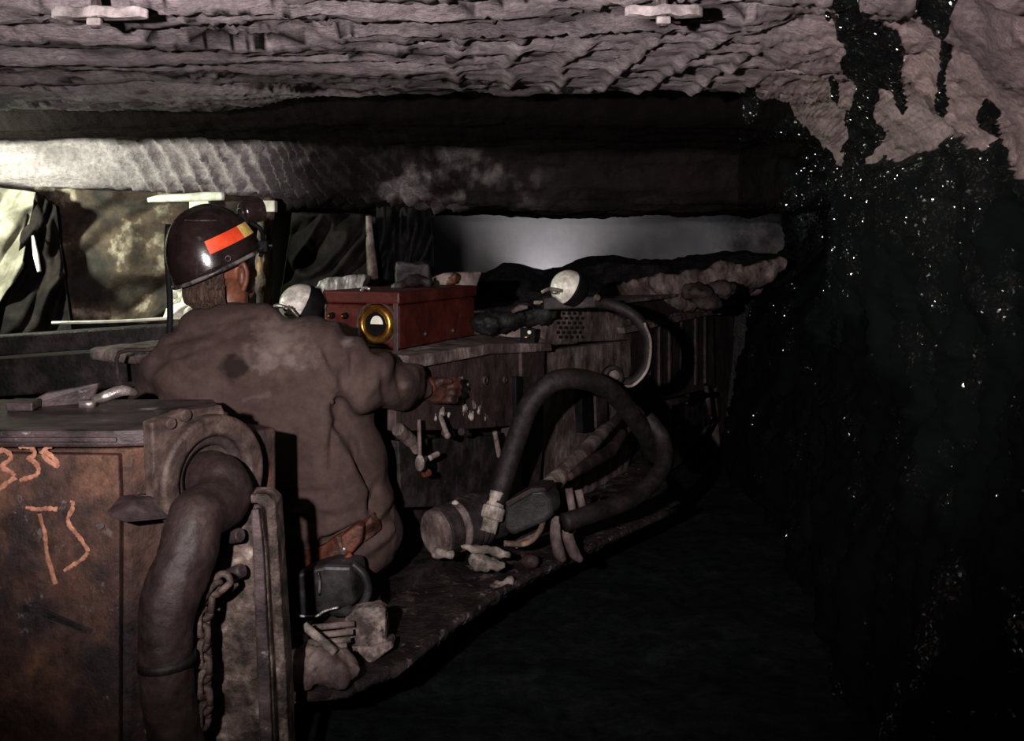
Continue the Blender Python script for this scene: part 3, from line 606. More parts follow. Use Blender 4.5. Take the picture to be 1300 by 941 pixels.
# hydraulic jack rods (pale) crossing the big plate
jack = thing('hydraulic_jack', Q(690, 640, .16), 'dusty hydraulic jack slanting up across the machine side under the big hose', 'jack')
MB().cyl(Q(694, 622, .16), Q(770, 545, .10), .030, .026, 24).done('cylinder', M['machine_dusty'], jack, smooth=True, bevel=.003)
MB().cyl(Q(768, 547, .10), Q(796, 520, .08), .018, n=20).done('piston_rod', M['machine'], jack, smooth=True)
MB().ball(Q(692, 624, .16), .036, (1, 1, 1)).done('eye', M['machine_dusty'], jack, smooth=True)
bar = MB().tube([Q(722, 606, .18), Q(745, 590, .17), Q(775, 572, .14), Q(792, 548, .12)], [.012, .022, .024, .016], 14, 6).done('strut', M['machine'], None, smooth=True)
tag(bar, 'dark tapering strut just under the slanting hydraulic jack', 'strut')
# cylinder motor, rubber block, fittings on the deck
mot = thing('motor', P(575, 690, 2.95), 'short fat round motor with a dusty end cap, lying on the deck', 'motor')
a = P(556, 676, 2.92); b = P(632, 652, 3.06)
MB().cyl(a, b, .072, .070, 36).done('casing', M['machine_dark'], mot, smooth=False, bevel=.006)
MB().cyl(a-(b-a).normalized()*.02, a+(b-a)*.35, .066, .074, 36).done('end_cap', M['machine_dusty'], mot, bevel=.01, segs=3)
for k in (.46, .56, .66): MB().ring(a+(b-a)*k, b-a, [(.070, -.005), (.078, -.005), (.078, .005), (.070, .005)], 36).done('band', M['machine_dark'], mot)
MB().ball(P(578, 640, 2.95), .011).done('bolt', M['pale'], mot, smooth=True)
rot = Matrix.Rotation(math.radians(-31), 3, 'Z')
pad = MB(); pad.prism([P(640, 640, 2.95), P(672, 622, 2.95), P(690, 621, 2.95), P(700, 634, 2.95), P(702, 654, 2.95), P(690, 664, 2.95), P(650, 681, 2.95), P(640, 672, 2.95)], Vector((.03, .09, 0)))
pd = thing('valve_block', P(670, 680, 3.0), 'grey rounded rubber-cased valve block between the hoses', 'valve block')
pad.done('case', M['pack'], pd, bevel=.012, segs=3)
MB().prism([P(641, 638, 2.94), P(674, 620, 2.94), P(692, 619, 2.94), P(694, 625, 2.94), P(676, 627, 2.94), P(644, 645, 2.94)], Vector((.03, .1, 0))).done('cap_flange', M['machine'], pd, bevel=.004)
MB().prism([P(650, 690, 2.95), P(680, 676, 2.95), P(683, 682, 2.95), P(655, 698, 2.95)], Vector((.02, .06, 0))).done('foot', M['machine_dusty'], pd, bevel=.004)
# twin down pipes right of the block
for (pp, nm) in (([(722, 620), (728, 655)], 'left'), ([(734, 622), (741, 650)], 'right')):
    o = MB().cyl(P(*pp[0], 3.05), P(*pp[1], 3.05), .011, .013, 14).done('guide_rod', M['machine_dusty'], None, smooth=True)
    tag(o, 'pale short rod, the %s one of a pair standing above the forked bracket' % nm, 'rod', 'guide rods')
fk = thing('forked_bracket', P(722, 710, 3.0), 'pale two-pronged steel bracket where the low hose crosses', 'bracket')
for (x0, x1) in ((706, 714), (722, 736)):
    MB().tube([P(x0, 655, 3.04), P(x0-1, 680, 3.03), P((x0+x1)/2, 702, 3.02), P(x1+2, 712, 3.02)], [.014, .017, .018, .010], 12, 6).done('prong', M['machine_dusty'], fk, smooth=True)
# hoses
def hose(pts, r, label, m='hose', ends=None):
    t = thing('hydraulic_hose', pts[0], label, 'hose', 'hydraulic hoses')
    MB().tube(pts, r, 20, 10).done('hose_body', M[m], t, smooth=True)
    for (a, b, rr) in ends or []:
        d_ = (b-a)
        MB().tube([a, a+d_*.3, a+d_*.34, a+d_*.62, a+d_*.66, b], [rr*.8, rr*.8, rr*1.1, rr*1.1, rr*.85, rr*.85], 16, 1).done('end_fitting', M['pale'], t, smooth=False, bevel=.002)
    return t
hose([P(630, 640, 2.96), P(640, 605, 2.99), P(655, 560, 3.02), P(672, 515, 3.02), P(700, 486, 3.03), P(735, 481, 3.06), P(770, 493, 3.12), P(797, 520, 3.2), P(818, 550, 3.3), P(832, 578, 3.4)], .031, 'thick black hose arching high over the machine side', ends=[(P(619, 676, 2.93), P(633, 625, 2.965), .030)])
hose([P(716, 664, 2.92), P(760, 649, 2.98), P(800, 634, 3.07), P(830, 610, 3.16), P(843, 585, 3.22), P(840, 556, 3.28), P(820, 530, 3.3)], .027, 'long low black hose sweeping round below the jack')
hose([P(750, 384, 3.45), P(780, 388, 3.4), P(808, 404, 3.38), P(823, 430, 3.38), P(822, 460, 3.38), P(808, 482, 3.38), P(790, 488, 3.4)], .019, 'thin black conduit curling down from the farther lamp', ends=[(P(788, 489, 3.4), P(774, 476, 3.42), .024)])
o = MB().tube([P(818, 410, 3.32), P(826, 435, 3.32), P(822, 468, 3.32), P(806, 488, 3.32), P(792, 491, 3.34)], .005, 8, 6).done('bright_wire', M['machine_dusty'], None, smooth=True); tag(o, 'thin pale wire following the inside of the curled conduit', 'wire')
hose([P(640, 690, 2.9), P(668, 690, 2.92), P(684, 676, 2.94), P(692, 655, 3.0)], .008, 'thin rusty pipe curling under the rubber-cased block', 'timber')
o = thing('pipe_elbow', P(780, 480, 3.4), 'dark round pipe elbow at the lower end of the curled conduit', 'pipe elbow')
MB().ring(P(778, 478, 3.36), (0.3, -1, 0), [(.022, -.012), (.036, -.012), (.036, .012), (.022, .012)], 28).done('collar', M['hose'], o, smooth=True)
MB().ball(P(779, 476, 3.37), .022).done('plug', M['machine_dusty'], o, smooth=True)
# rocks and debris on the deck
def rock(pts, label, m='pale', amp=.012, name='rock', cat='rock', vox=.007):
    mb = MB()
    for (x, y, Yd_, r) in pts: mb.ball(P(x, y, Yd_), r, (1.15, 1, .75), seg=12)
    me = rumple(mb, vox, amp, 22, 1); return tag(link(name, me, M[m], None, smooth=True), label, cat)
rock([(607, 713, 2.84, .028), (622, 716, 2.84, .030), (633, 719, 2.84, .022)], 'knobbly pale rock on the deck in front of the motor')
rock([(560, 701, 2.85, .020), (572, 704, 2.85, .018)], 'small pale stone under the end of the motor')
rock([(592, 695, 2.86, .016), (603, 697, 2.86, .017), (614, 699, 2.86, .018), (627, 702, 2.86, .018), (640, 705, 2.87, .018)], 'ridge of pale rubble just behind the knobbly rock')
rock([(630, 742, 2.85, .020), (645, 738, 2.86, .016)], 'pale stone at the edge of the deck plate', 'machine_dusty')
rock([(400, 838, 2.2, .05), (425, 850, 2.2, .05), (385, 850, 2.18, .05)], 'brown lump of rock below the crossed slats, at the very front', 'machine_dusty')
rock([(672, 712, 2.98, .022)], 'dim stone beneath the twin rods', 'machine')
# slats/step under the person
for i, (y, x0, x1) in enumerate(((798, 388, 450), (808, 392, 448), (818, 394, 445), (826, 396, 440))):
    o = MB().tube([P(x0, y, 2.24+.02*(3-i)), P(x1, y-6, 2.26+.02*(3-i))], .0075, 8, 1).done('grating_slat', M['machine_dusty'], None, smooth=True)
    tag(o, 'grey slat of the step, %s' % ['topmost of the four beside the boot', 'second from the top beside the boot', 'third from the top beside the boot', 'lowest of the four beside the boot'][i], 'slat', 'step slats')
o = MB().cyl(P(386, 794, 2.19), P(426, 829, 2.17), .009, n=12).done('loose_rod', M['pale'], None, smooth=True); tag(o, 'loose pale rod lying slantwise across the step slats', 'rod')

# ------------------------------------------------------------------ red monitor box
rb = thing('monitor_box', Vector((-.36, 3.35, ZT)), 'red steel box with a brass-rimmed round gauge on top of the machine', 'control box')
f4 = [Vector((-.588, 3.2, ZT)), Vector((-.341, 3.1, ZT)), Vector((-.13, 3.6, ZT)), Vector((-.38, 3.72, ZT))]
MB().prism(f4, (0, 0, .135)).done('case', M['red'], rb, bevel=.008, segs=3)
cc = sum(f4, Vector())/4
MB().prism([cc+(p-cc)*1.03+Vector((0, 0, .137)) for p in f4], (0, 0, .038)).done('cover', M['red'], rb, bevel=.006)
fr = (f4[1]-f4[0]).normalized(); fn = Vector((fr.y, -fr.x, 0))
def R(u, z, off=0): return f4[0]+fr*u+fn*off+Vector((0, 0, z))
L0 = (f4[1]-f4[0]).length
g = R(L0*.71, .075, .0)
MB().ring(g, fn, [(.037, -.01), (.037, .012), (.046, .020), (.058, .013), (.063, -.01)], 48).done('gauge_bezel', M['brass'], rb, smooth=True)
MB().cyl(g-fn*.01, g+fn*.006, .038, n=36).done('gauge_well', M['black'], rb)
dial = MB(); n = 20
dial.prism([g+fn*.007+fr*(.021*math.cos(math.pi*i/n)+.004)+Vector((0, 0, .026*math.sin(math.pi*i/n)+.001)) for i in range(n+1)], fn*.003); dial.done('dial', M['white'], rb)
MB().ring(g, fn, [(.064, -.004), (.064, .003), (.070, .003), (.070, -.004)], 48).done('gauge_backplate', M['lid'], rb)
for u in (.12, .30):
    q = R(L0*u, .098); MB().cyl(q-fn*.005, q+fn*.018, .011, .009, 18).done('knob', M['black'], rb, bevel=.002); MB().ball(q+fn*.018+Vector((-.003, 0, 0)), .004).done('stud', M['brass'], rb, smooth=True)
MB().box(R(L0*.965, .07, .004), (.016, .006, .15), Matrix.Rotation(math.atan2(fr.y, fr.x), 3, 'Z')).done('corner_strap', M['lid'], rb, bevel=.002)
MB().tube([R(L0*.5, .176), R(L0*.55, .186), R(L0*.62, .182)], .005, 8, 4).done('latch', M['bright'], rb, smooth=True)
s_ = (f4[2]-f4[1]).normalized()
for (t, z) in ((.18, .035), (.40, .03)):
    q = f4[1]+s_*t*.9+Vector((0, 0, z)); MB().ball(q+Vector((.003, -.002, 0)), .007).done('rivet', M['lid'], rb, smooth=True)
# dark clutter between box and farther lamp, bright reflectors
rock([(618, 410, 3.5, .05), (640, 405, 3.55, .06), (665, 400, 3.6, .06), (690, 398, 3.6, .05)], 'heap of dark coal lumps between the red box and the farther lamp', 'coal', .02, 'coal_heap', 'coal', .012)
rf = thing('reflector', P(670, 424, 3.4), 'tiny amber and clear reflector pair below the farther lamp', 'reflector')
MB().ball(P(672, 422, 3.38), .007).done('clear_lens', M['white'], rf, smooth=True); MB().ball(P(668, 428, 3.38), .007, (1.4, 1, .7)).done('amber_lens', M['brass'], rf, smooth=True)
MB().box(P(670, 428, 3.43), (.05, .03, .06)).done('holder', M['black'], rf, bevel=.004)
o = MB().tube([P(650, 396, 3.42), P(660, 391, 3.42), P(670, 390, 3.42)], [.006, .011, .006], 10, 4).done('metal_tag', M['machine_dusty'], None, smooth=True); tag(o, 'small pale metal tag on the dark heap', 'tag')
# wedge and orange rag behind box
o = MB().prism([P(545, 368, 3.75), P(549, 352, 3.75), P(563, 347, 3.75), P(612, 345, 3.75), P(604, 366, 3.75)], (0, .1, 0)).done('slab', M['machine_dusty'], None, bevel=.006); tag(o, 'pale wedge-shaped slab propped behind the red box', 'slab')
mb = MB(); mb.tube([P(569, 362, 3.7), P(574, 356, 3.68), P(581, 350, 3.68)], [.012, .016, .012], 10, 4); me = rumple(mb, .005, .01, 40, 1)
tag(link('rag', me, M['leather'], None, smooth=True), 'small orange-brown rag lying on the pale slab', 'rag')
mb = MB()
for i in range(9):
    x = 400+i*7; mb.tube([P(x-3, 392-i*.5, 3.5), P(x, 372-i, 3.5+.03*(i % 2)), P(x+4, 360-i*.9+2*(i == 0)*4, 3.52), P(x+9, 356-i*.7, 3.56)], [.013, .016, .013, .008], 8, 4)
me = remesh(mb, .007, 2, lambda q: .004*fbm(q*30, 3)); tag(link('plastic_bag', me, M['plastic'], None, smooth=True), 'crumpled pale plastic bag behind the red box and nearer lamp', 'bag')
mb = MB(); mb.tube([P(500, 366, 3.4), P(530, 355, 3.5), P(548, 362, 3.5)], .02, 8, 4); mb.box(P(525, 350, 3.6), (.12, .06, .09))
me = rumple(mb, .01, .012, 14, 1); tag(link('sack', me, M['machine_dark'], None, smooth=True), 'dark slumped sack on top of the machine behind the red box', 'sack')

# ------------------------------------------------------------------ floodlights
def lamp(px_, py_, Yl, r, label):
    c_ = P(px_, py_, Yl); t = thing('floodlight', Vector((c_.x, c_.y, c_.z-r)), label, 'floodlight', 'floodlights on the machine')
    ax = Vector((-.80, -.38, .46)).normalized()
    q = ax.to_track_quat('Z', 'Y').to_matrix()
    prof_ = [(r*math.cos(a), r*1.0*math.sin(a)) for a in np.linspace(0, math.pi/2-.02, 12)]
    MB().ring(c_, ax, prof_+[(.001, 0)], 36).done('glass_dome', M['dome'], t, smooth=True)
    prof_ = [(r*1.03, .004), (r*1.05, -.004), (r*1.03, -r*.5), (r*.8, -r*.8), (r*.3, -r*1.0), (.001, -r*1.0), (.001, .004)]
    MB().ring(c_, ax, prof_, 36).done('housing', M['black'], t, smooth=True)
    return c_, t
c1, l1 = lamp(382, 388, 3.12, .066, 'round floodlight with a pale dome, beside the person\'s shoulder and the red box')
# guard rods and bright base
MB().tube([P(322, 397, 3.0), P(345, 392, 3.0), P(352, 388, 3.0), P(372, 393, 3.0)], .006, 10, 5).done('guard_rod', M['bright'], l1, smooth=True)
for (a, b) in (((354, 390), (338, 412)), ((366, 388), (378, 402))): MB().cyl(P(*a, 2.98), P(*b, 2.98), .0035, n=8).done('guard_wire', M['bright'], l1, smooth=True)
MB().ball(P(363, 392, 2.98), .0085).done('wing_nut', M['bright'], l1, smooth=True); MB().ball(P(367, 399, 2.97), .010, (1.6, 1, .6)).done('wing_nut', M['bright'], l1, smooth=True)
MB().box(P(392, 420, 3.15), (.06, .06, .12)).done('mount', M['black'], l1, bevel=.006)
c2_, l2 = lamp(722, 366, 3.45, .062, 'round floodlight with a pale dome on the far part of the machine')
MB().tube([P(688, 371, 3.34), P(698, 367, 3.33), P(712, 369, 3.33)], .006, 8, 4).done('guard_rod', M['pale'], l2, smooth=True)
MB().ball(P(704, 371, 3.34), .009, (1.4, 1, .8)).done('wing_nut', M['bright'], l2, smooth=True)
MB().prism([P(690, 378, 3.42), P(760, 376, 3.42), P(768, 390, 3.42), P(690, 394, 3.42)], (0, .1, 0)).done('mount', M['machine_dark'], l2, bevel=.006)
MB().ball(P(758, 378, 3.38), .012).done('cable_gland', M['timber'], l2, smooth=True)

# ------------------------------------------------------------------ far coal ridge, spoil on machine boom
def ridge(name, xs, ys, Yr, depth, label, m, kind=None):
    n = 140; nd = 26; px_ = np.linspace(xs[0], xs[-1], n); py_ = np.interp(px_, xs, ys)
    A, Bv = np.meshgrid(np.arange(n), np.linspace(-1, 1, nd), indexing='ij')
    Xg = (px_[A]-HX)/F*Yr; zt = CAM_Z-(py_[A]-HY)/F*Yr
    Yg = Yr+Bv*depth; Zg = zt-(zt-.05)*np.abs(Bv)**1.8
    q = np.stack([Xg.ravel(), Yg.ravel(), Zg.ravel()], 1); q[:, 2] += .03*fbm(q*5, 5)*(np.abs(Bv.ravel()) < .98); q[:, 1] += .03*fbm(q*4+9, 3)
    me = pymesh(name, q, grid(n, nd)); return tag(link(name, me, m, None), label, 'coal', kind=kind)
ridge('coal_pile', [470, 560, 610, 640, 660, 690, 730, 760, 800, 850, 880, 930, 1000, 1035], [400, 362, 345, 335, 333, 342, 330, 322, 326, 328, 322, 320, 318, 322], 6.35, .55, 'long jagged black heap of cut coal in front of the lit dust', M['coal'])
mb = MB(); mb.prism([P(760, 372, 4.6), P(800, 352, 4.8), P(900, 338, 5.1), P(1000, 328, 5.4), P(990, 345, 5.4), P(930, 378, 5.2), P(850, 395, 4.9)], (0, .3, -.1))
me = rumple(mb, .02, .035, 7, 1); tag(link('rock_slab', me, M['machine_dusty'], None, smooth=True), 'long pale dusty slab of rock lying toward the far end of the machine', 'rock')
rock([(885, 372, 4.5, .06), (915, 368, 4.6, .06), (900, 385, 4.5, .05)], 'dim lump of rock on the far end of the machine', 'machine', .02, vox=.014)

# ------------------------------------------------------------------ canvas curtains, props, rails at the left
def cloth(name, quad, folds, amp, Yc, m, label, seed=0, ysl=0):
    """quad = corner pixels tl,tr,br,bl"""
    n = 70; u, v = np.meshgrid(np.linspace(0, 1, n), np.linspace(0, 1, n), indexing='ij'); u = u.ravel(); v = v.ravel()
    tl, tr, br, bl = [np.array(q, float) for q in quad]
    pxy = (tl*(1-u)[:, None]+tr*u[:, None])*(1-v)[:, None]+(bl*(1-u)[:, None]+br*u[:, None])*v[:, None]
    s = np.stack([u*folds+v*.8, v*1.1, u*0+seed], 1); r_ = 1-2*np.abs(fbm(s, 3)); dep = Yc+ysl*u-amp*r_-amp*.5*np.abs(np.sin((u*folds+v*1.4)*math.pi))
    q = np.stack([(pxy[:, 0]-HX)/F*dep, dep, CAM_Z-(pxy[:, 1]-HY)/F*dep], 1)
    me = pymesh(name, q, grid(n, n)); o = link(name, me, M[m], None, smooth=True)
    s = o.modifiers.new('s', 'SOLIDIFY'); s.thickness = .006
    return tag(o, label, 'curtain', 'canvas curtains')
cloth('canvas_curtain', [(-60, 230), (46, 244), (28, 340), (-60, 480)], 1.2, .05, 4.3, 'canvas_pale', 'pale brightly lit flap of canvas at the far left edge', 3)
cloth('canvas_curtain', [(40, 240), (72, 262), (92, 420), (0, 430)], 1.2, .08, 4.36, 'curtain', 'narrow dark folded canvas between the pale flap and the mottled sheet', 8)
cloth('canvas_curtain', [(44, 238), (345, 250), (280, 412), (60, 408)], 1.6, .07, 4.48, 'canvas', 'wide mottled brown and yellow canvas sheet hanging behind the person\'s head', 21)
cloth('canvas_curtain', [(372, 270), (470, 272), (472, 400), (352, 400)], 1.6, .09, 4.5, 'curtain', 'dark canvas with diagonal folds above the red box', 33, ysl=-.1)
cloth('canvas_curtain', [(478, 262), (548, 262), (556, 410), (478, 410)], 2.5, .05, 4.6, 'black', 'black sheet added to darken the gap between the folded canvas and the lit dust', 44)  # added sheet, keeps the void left of the glow dark
o = MB().tube([P(468, 274, 4.3), P(470, 310, 4.3), P(473, 345, 4.3), P(474, 372, 4.3)], [.012, .018, .024, .022], 10, 6).done('rope_strip', M['machine_dusty'], None, smooth=True); tag(o, 'pale hanging strip along the edge of the dark canvas', 'strap')
o = MB().tube([P(42, 300, 4.25), P(46, 325, 4.2), P(50, 345, 4.18)], [.006, .012, .008], 8, 4).done('canvas_edge', M['board'], None, smooth=True); tag(o, 'short pale hanging strip in front of the dark fold of canvas', 'strap')
pr_ = thing('roof_prop', P(336, 400, 4.1), 'rusty upright roof prop just right of the black hard hat', 'prop')
mb = MB(); mb.tube([P(334, 500, 4.1), P(335, 380, 4.1), P(336, 320, 4.1), P(339, 252, 4.1)], [.035, .034, .033, .036], 14, 6); me = rumple(mb, .01, .010, 14, 1); link('post', me, M['timber'], pr_, smooth=True)
MB().box(P(341, 262, 4.05), (.06, .05, .045)).done('wedge', M['board'], pr_, bevel=.004)  # white block standing for the lamplit top of the post
MB().ball(P(338, 305, 4.06), .022).done('knot', M['machine_dark'], pr_, smooth=True)
o = MB().tube([P(188, 254, 4.36), P(205, 252, 4.36), P(235, 251, 4.36), P(262, 249.5, 4.36), P(285, 249, 4.36)], [.010, .017, .018, .020, .018], 12, 6).done('header_board', M['board'], None, smooth=True); tag(o, 'horizontal board whitened to look lamplit under the roof above the hard hat', 'board')  # lamplit timber, its brightness painted as white
hb = bpy.data.objects['header_board']; MB().prism([P(240, 252, 4.36), P(264, 250, 4.36), P(266, 268, 4.36), P(240, 278, 4.36)], (0, .03, 0)).done('board_end', M['board'], hb, bevel=.003)
# lit canvas edge beside the neck, its light painted as white
cloth('canvas_curtain', [(222, 362), (240, 368), (262, 408), (208, 404)], 1.2, .02, 4.1, 'board', 'small bright white canvas corner left of the person\'s neck', 5)
# rails behind the box
def rail(a, b, h, th, m, label, Y0=3.4, Y1=3.4, name='rail'):
    o = MB().prism([P(a[0], a[1], Y0), P(b[0], b[1], Y1), P(b[0], b[1]+h, Y1), P(a[0], a[1]+h, Y0)], (0, th, 0)).done(name, m, None, bevel=.006); tag(o, label, 'rail', 'rails behind the cabinet')
rail((-80, 432), (262, 409), 26, .10, M['machine_dark'], 'dark steel rail, the upper one behind the person', 3.6, 3.6)
rail((-80, 462), (250, 438), 48, .14, M['machine_dark'], 'broad dark steel rail, the lower one behind the person', 3.3, 3.2)
o = MB().tube([P(66, 410, 3.62), P(150, 408, 3.62), P(235, 403, 3.62)], .0055, 8, 4).done('bright_edge_strip', M['board'], None, smooth=True); tag(o, 'thin bright strip along the top of the upper rail', 'strip')
mb = MB(); mb.tube([P(150, 480, 2.9), P(151, 448, 2.9), P(190, 444, 2.9), P(212, 436, 2.9)], .006, 8, 3); tag(mb.done('bent_rod', M['machine'], None, smooth=True), 'thin bent rod in front of the lower rail at the person\'s left', 'rod')
# hanging cord left of helmet
o = MB().tube([P(214, 285, 2.72), P(212, 320, 2.71), P(215, 360, 2.71), P(216, 402, 2.70), P(214, 440, 2.70)], .0085, 10, 6).done('hanging_cord', M['black'], None, smooth=True); tag(o, 'black cord hanging straight down at the left of the hard hat', 'cord')

# ------------------------------------------------------------------ the person
per = thing('person', P(420, 800, 2.6), 'person in brown coveralls and black hard hat crouching with back turned, hand on a lever', 'person')
YB = 2.6
# body: head, neck, trunk, arms with hands, legs, in one skin surface
mb = MB()
hc = P(276, 325, 2.66)
mb.ball(hc, .098, (.88, 1.02, 1.15)); mb.ball(hc+Vector((.03, .035, -.055)), .07, (.85, .9, .9))
mb.capsule(P(285, 352, 2.67), P(290, 395, 2.67), .056, .052)
mb.capsule(P(310, 460, 2.65), P(420, 680, 2.64), .10, .10); mb.capsule(P(290, 400, 2.66), P(310, 460, 2.65), .05, .07); mb.capsule(P(250, 462, 2.64), P(390, 455, 2.64), .05, .05)
mb.capsule(P(410, 445, 2.6), P(465, 490, 2.56), .045, .04); mb.capsule(P(465, 490, 2.56), P(540, 492, 2.80), .04, .03)
mb.capsule(P(235, 455, 2.62), P(205, 500, 2.75), .045, .04); mb.capsule(P(205, 500, 2.75), P(300, 560, 2.95), .04, .03)
# face in profile toward upper right: nose, chin, ear
mb.capsule(hc+Vector((.05, .105, -.02)), hc+Vector((.058, .125, -.05)), .012, .016); mb.ball(hc+Vector((.045, .07, -.09)), .035)
ear = P(309, 352, 2.60)
mb.ball(ear, .030, (.45, .8, 1.15)); 
me = remesh(mb, .006, 4); link('body', me, M['skin'], per, smooth=True)
# ear detail
mb = MB(); mb.tube([ear+Vector((-.004, -.018, .030)), ear+Vector((.006, -.024, .034)), ear+Vector((.014, -.022, .012)), ear+Vector((.010, -.018, -.014)), ear+Vector((.002, -.014, -.032))], [.006, .007, .0065, .006, .008], 10, 6); mb.done('ear_rim', M['skin'], per, smooth=True)
# hand with curled fingers on the lever
wr = P(538, 490, 2.80)
mb = MB(); palm = P(553, 496, 2.835)
mb.capsule(wr, palm, .028, .036); mb.ball(palm+Vector((.004, 0, 0)), .036, (1, .7, 1.05))
for i in range(4):
    zz = .026-.017*i; ln = [.92, 1.05, 1.0, .8][i]
    b0 = palm+Vector((.018, -.006, zz)); b1 = b0+Vector((.030*ln, .004, .004-.002*i)); b2 = b1+Vector((.016*ln, .022, -.004)); b3 = b2+Vector((-.008, .016, -.006))
    mb.capsule(b0, b1, .0105, .0098, 10); mb.capsule(b1, b2, .0098, .0088, 10); mb.capsule(b2, b3, .0088, .0075, 10)
t0 = palm+Vector((-.006, -.02, .02)); t1 = t0+Vector((.026, -.012, .012)); t2 = t1+Vector((.022, .012, -.004))
mb.capsule(t0, t1, .013, .011, 10); mb.capsule(t1, t2, .011, .009, 10)
me = remesh(mb, .0035, 2, lambda q: .0012*fbm(q*60, 2)); tag(link('hand', me, M['glove'], per, smooth=True), 'grimy right hand with fingers curled on the lever')
# hair
mb = MB(); mb.ball(hc+Vector((-.004, -.010, -.02)), .104, (.92, 1.0, 1.12)); mb.ball(P(258, 372, 2.60), .05, (1.1, .8, .9))
mb.ball(P(282, 370, 2.61), .046, (1.2, .8, .8))
me = remesh(mb, .006, 2, lambda q: .003*fbm(q*np.array([70, 70, 18]), 3))
bm = bmesh.new(); bm.from_mesh(me)
for v in list(bm.verts):      # only the back and sides keep hair
    if v.co.x > hc.x+.045 or v.co.y > hc.y+.05: bm.verts.remove(v)
bm.to_mesh(me); bm.free(); link('hair', me, M['hair'], per, smooth=True)

# coveralls
mb = MB()
mb.ball(P(438, 672, 2.63), .150, (1.0, .95, .92)); mb.ball(P(425, 640, 2.62), .158, (1.0, .95, .95))
mb.ball(P(408, 590, 2.62), .168, (1.05, .9, 1.0)); mb.ball(P(378, 535, 2.61), .178, (1.12, .85, 1.0)); mb.ball(P(345, 480, 2.61), .172, (1.25, .78, .85)); mb.ball(P(318, 447, 2.62), .125, (1.5, .75, .75))
mb.capsule(P(238, 462, 2.62), P(396, 440, 2.62), .090, .082)
mb.capsule(P(262, 425, 2.62), P(330, 420, 2.62), .078, .075); mb.ball(P(286, 406, 2.64), .075, (1.15, .9, .7))
mb.capsule(P(272, 490, 2.60), P(350, 560, 2.60), .15, .16)
mb.capsule(P(226, 470, 2.63), P(203, 508, 2.74), .088, .078); mb.capsule(P(203, 512, 2.76), P(250, 570, 2.95), .07, .055)
mb.capsule(P(398, 446, 2.60), P(458, 478, 2.53), .088, .078); mb.capsule(P(458, 482, 2.53), P(516, 490, 2.72), .083, .062); mb.capsule(P(505, 490, 2.70), P(530, 491, 2.775), .062, .047)
# right knee up, thigh in front of the belly, shin down
mb.capsule(P(440, 690, 2.72), P(462, 600, 2.95), .10, .075); mb.capsule(P(457, 590, 2.93), P(470, 735, 2.98), .08, .055)
mb.capsule(P(462, 660, 2.90), P(468, 560, 2.98), .075, .062)
# left leg folded underneath
mb.capsule(P(405, 690, 2.66), P(395, 765, 2.92), .11, .08); mb.capsule(P(398, 775, 2.92), P(448, 792, 2.50), .075, .055)
def wrinkle(q):
    x, y = proj(q)
    w = .006*fbm(q*np.array([3.5, 3.5, 5.5]), 3)
    # long drag folds fanning from the left shoulder
    a = (q[:, 0]*.42+q[:, 2]*1.0)
    w += .0055*np.sin(a*62+3*fbm(q*3, 2))*sstep(360, 200, x)*sstep(395, 430, y)
    # compression folds at the waist
    w += .007*np.sin((q[:, 2]*1.0-q[:, 0]*.35)*85+2.5*fbm(q*4, 2))*sstep(600, 650, y)*(x < 500)
    # sleeve rucks
    w += .008*np.sin((q[:, 0]*1.0-q[:, 2]*.5)*75+2.5*fbm(q*5, 2))*sstep(405, 425, x)*sstep(535, 515, y)
    w += .003*fbm(q*14, 3)
    # armhole seam
    return w
me = remesh(mb, .0075, 14, wrinkle)
# deepen the armpit crease
def crease(me, a, b, wd, dp):
    n = len(me.vertices); co_ = np.empty(n*3); me.vertices.foreach_get('co', co_); co_ = co_.reshape(-1, 3)
    no = np.empty(n*3); me.vertices.foreach_get('normal', no); no = no.reshape(-1, 3)
    A = np.array(a); Bv = np.array(b); x, y = proj(co_); p = np.stack([x, y], 1)
    t = np.clip(((p-A)@(Bv-A))/((Bv-A)@(Bv-A)), 0, 1); dist = np.linalg.norm(p-(A+t[:, None]*(Bv-A)), axis=1)
    k = np.exp(-(dist/wd)**2)*(no[:, 1] < .2)*np.sin(np.clip(t, .06, .94)*math.pi)**.5
    co_ += no*(-dp*k)[:, None]; me.vertices.foreach_set('co', co_.ravel()); me.update()
for cr_ in (((395, 430), (412, 470), 5, .018), ((408, 462), (430, 500), 7, .010), ((436, 440), (440, 490), 4, .016), ((426, 505), (446, 565), 9, .035), ((446, 560), (476, 622), 5, .04), ((478, 615), (472, 652), 5, .03), ((384, 712), (476, 655), 6, .030), ((250, 415), (330, 398), 4, .008),
            ((170, 470), (290, 430), 4, .007), ((190, 440), (300, 412), 4, .007), ((360, 640), (430, 660), 4, .010), ((360, 665), (420, 690), 4, .010), ((420, 600), (425, 540), 5, .02), ((355, 625), (410, 625), 4, .006), ((505, 470), (512, 510), 4, .010), ((485, 465), (490, 515), 4, .008)):
    crease(me, *cr_)
cv = link('coveralls', me, M['cloth'], per, smooth=True)
_s = cv.modifiers.new('s', 'SMOOTH'); _s.iterations = 3; _s.factor = .5
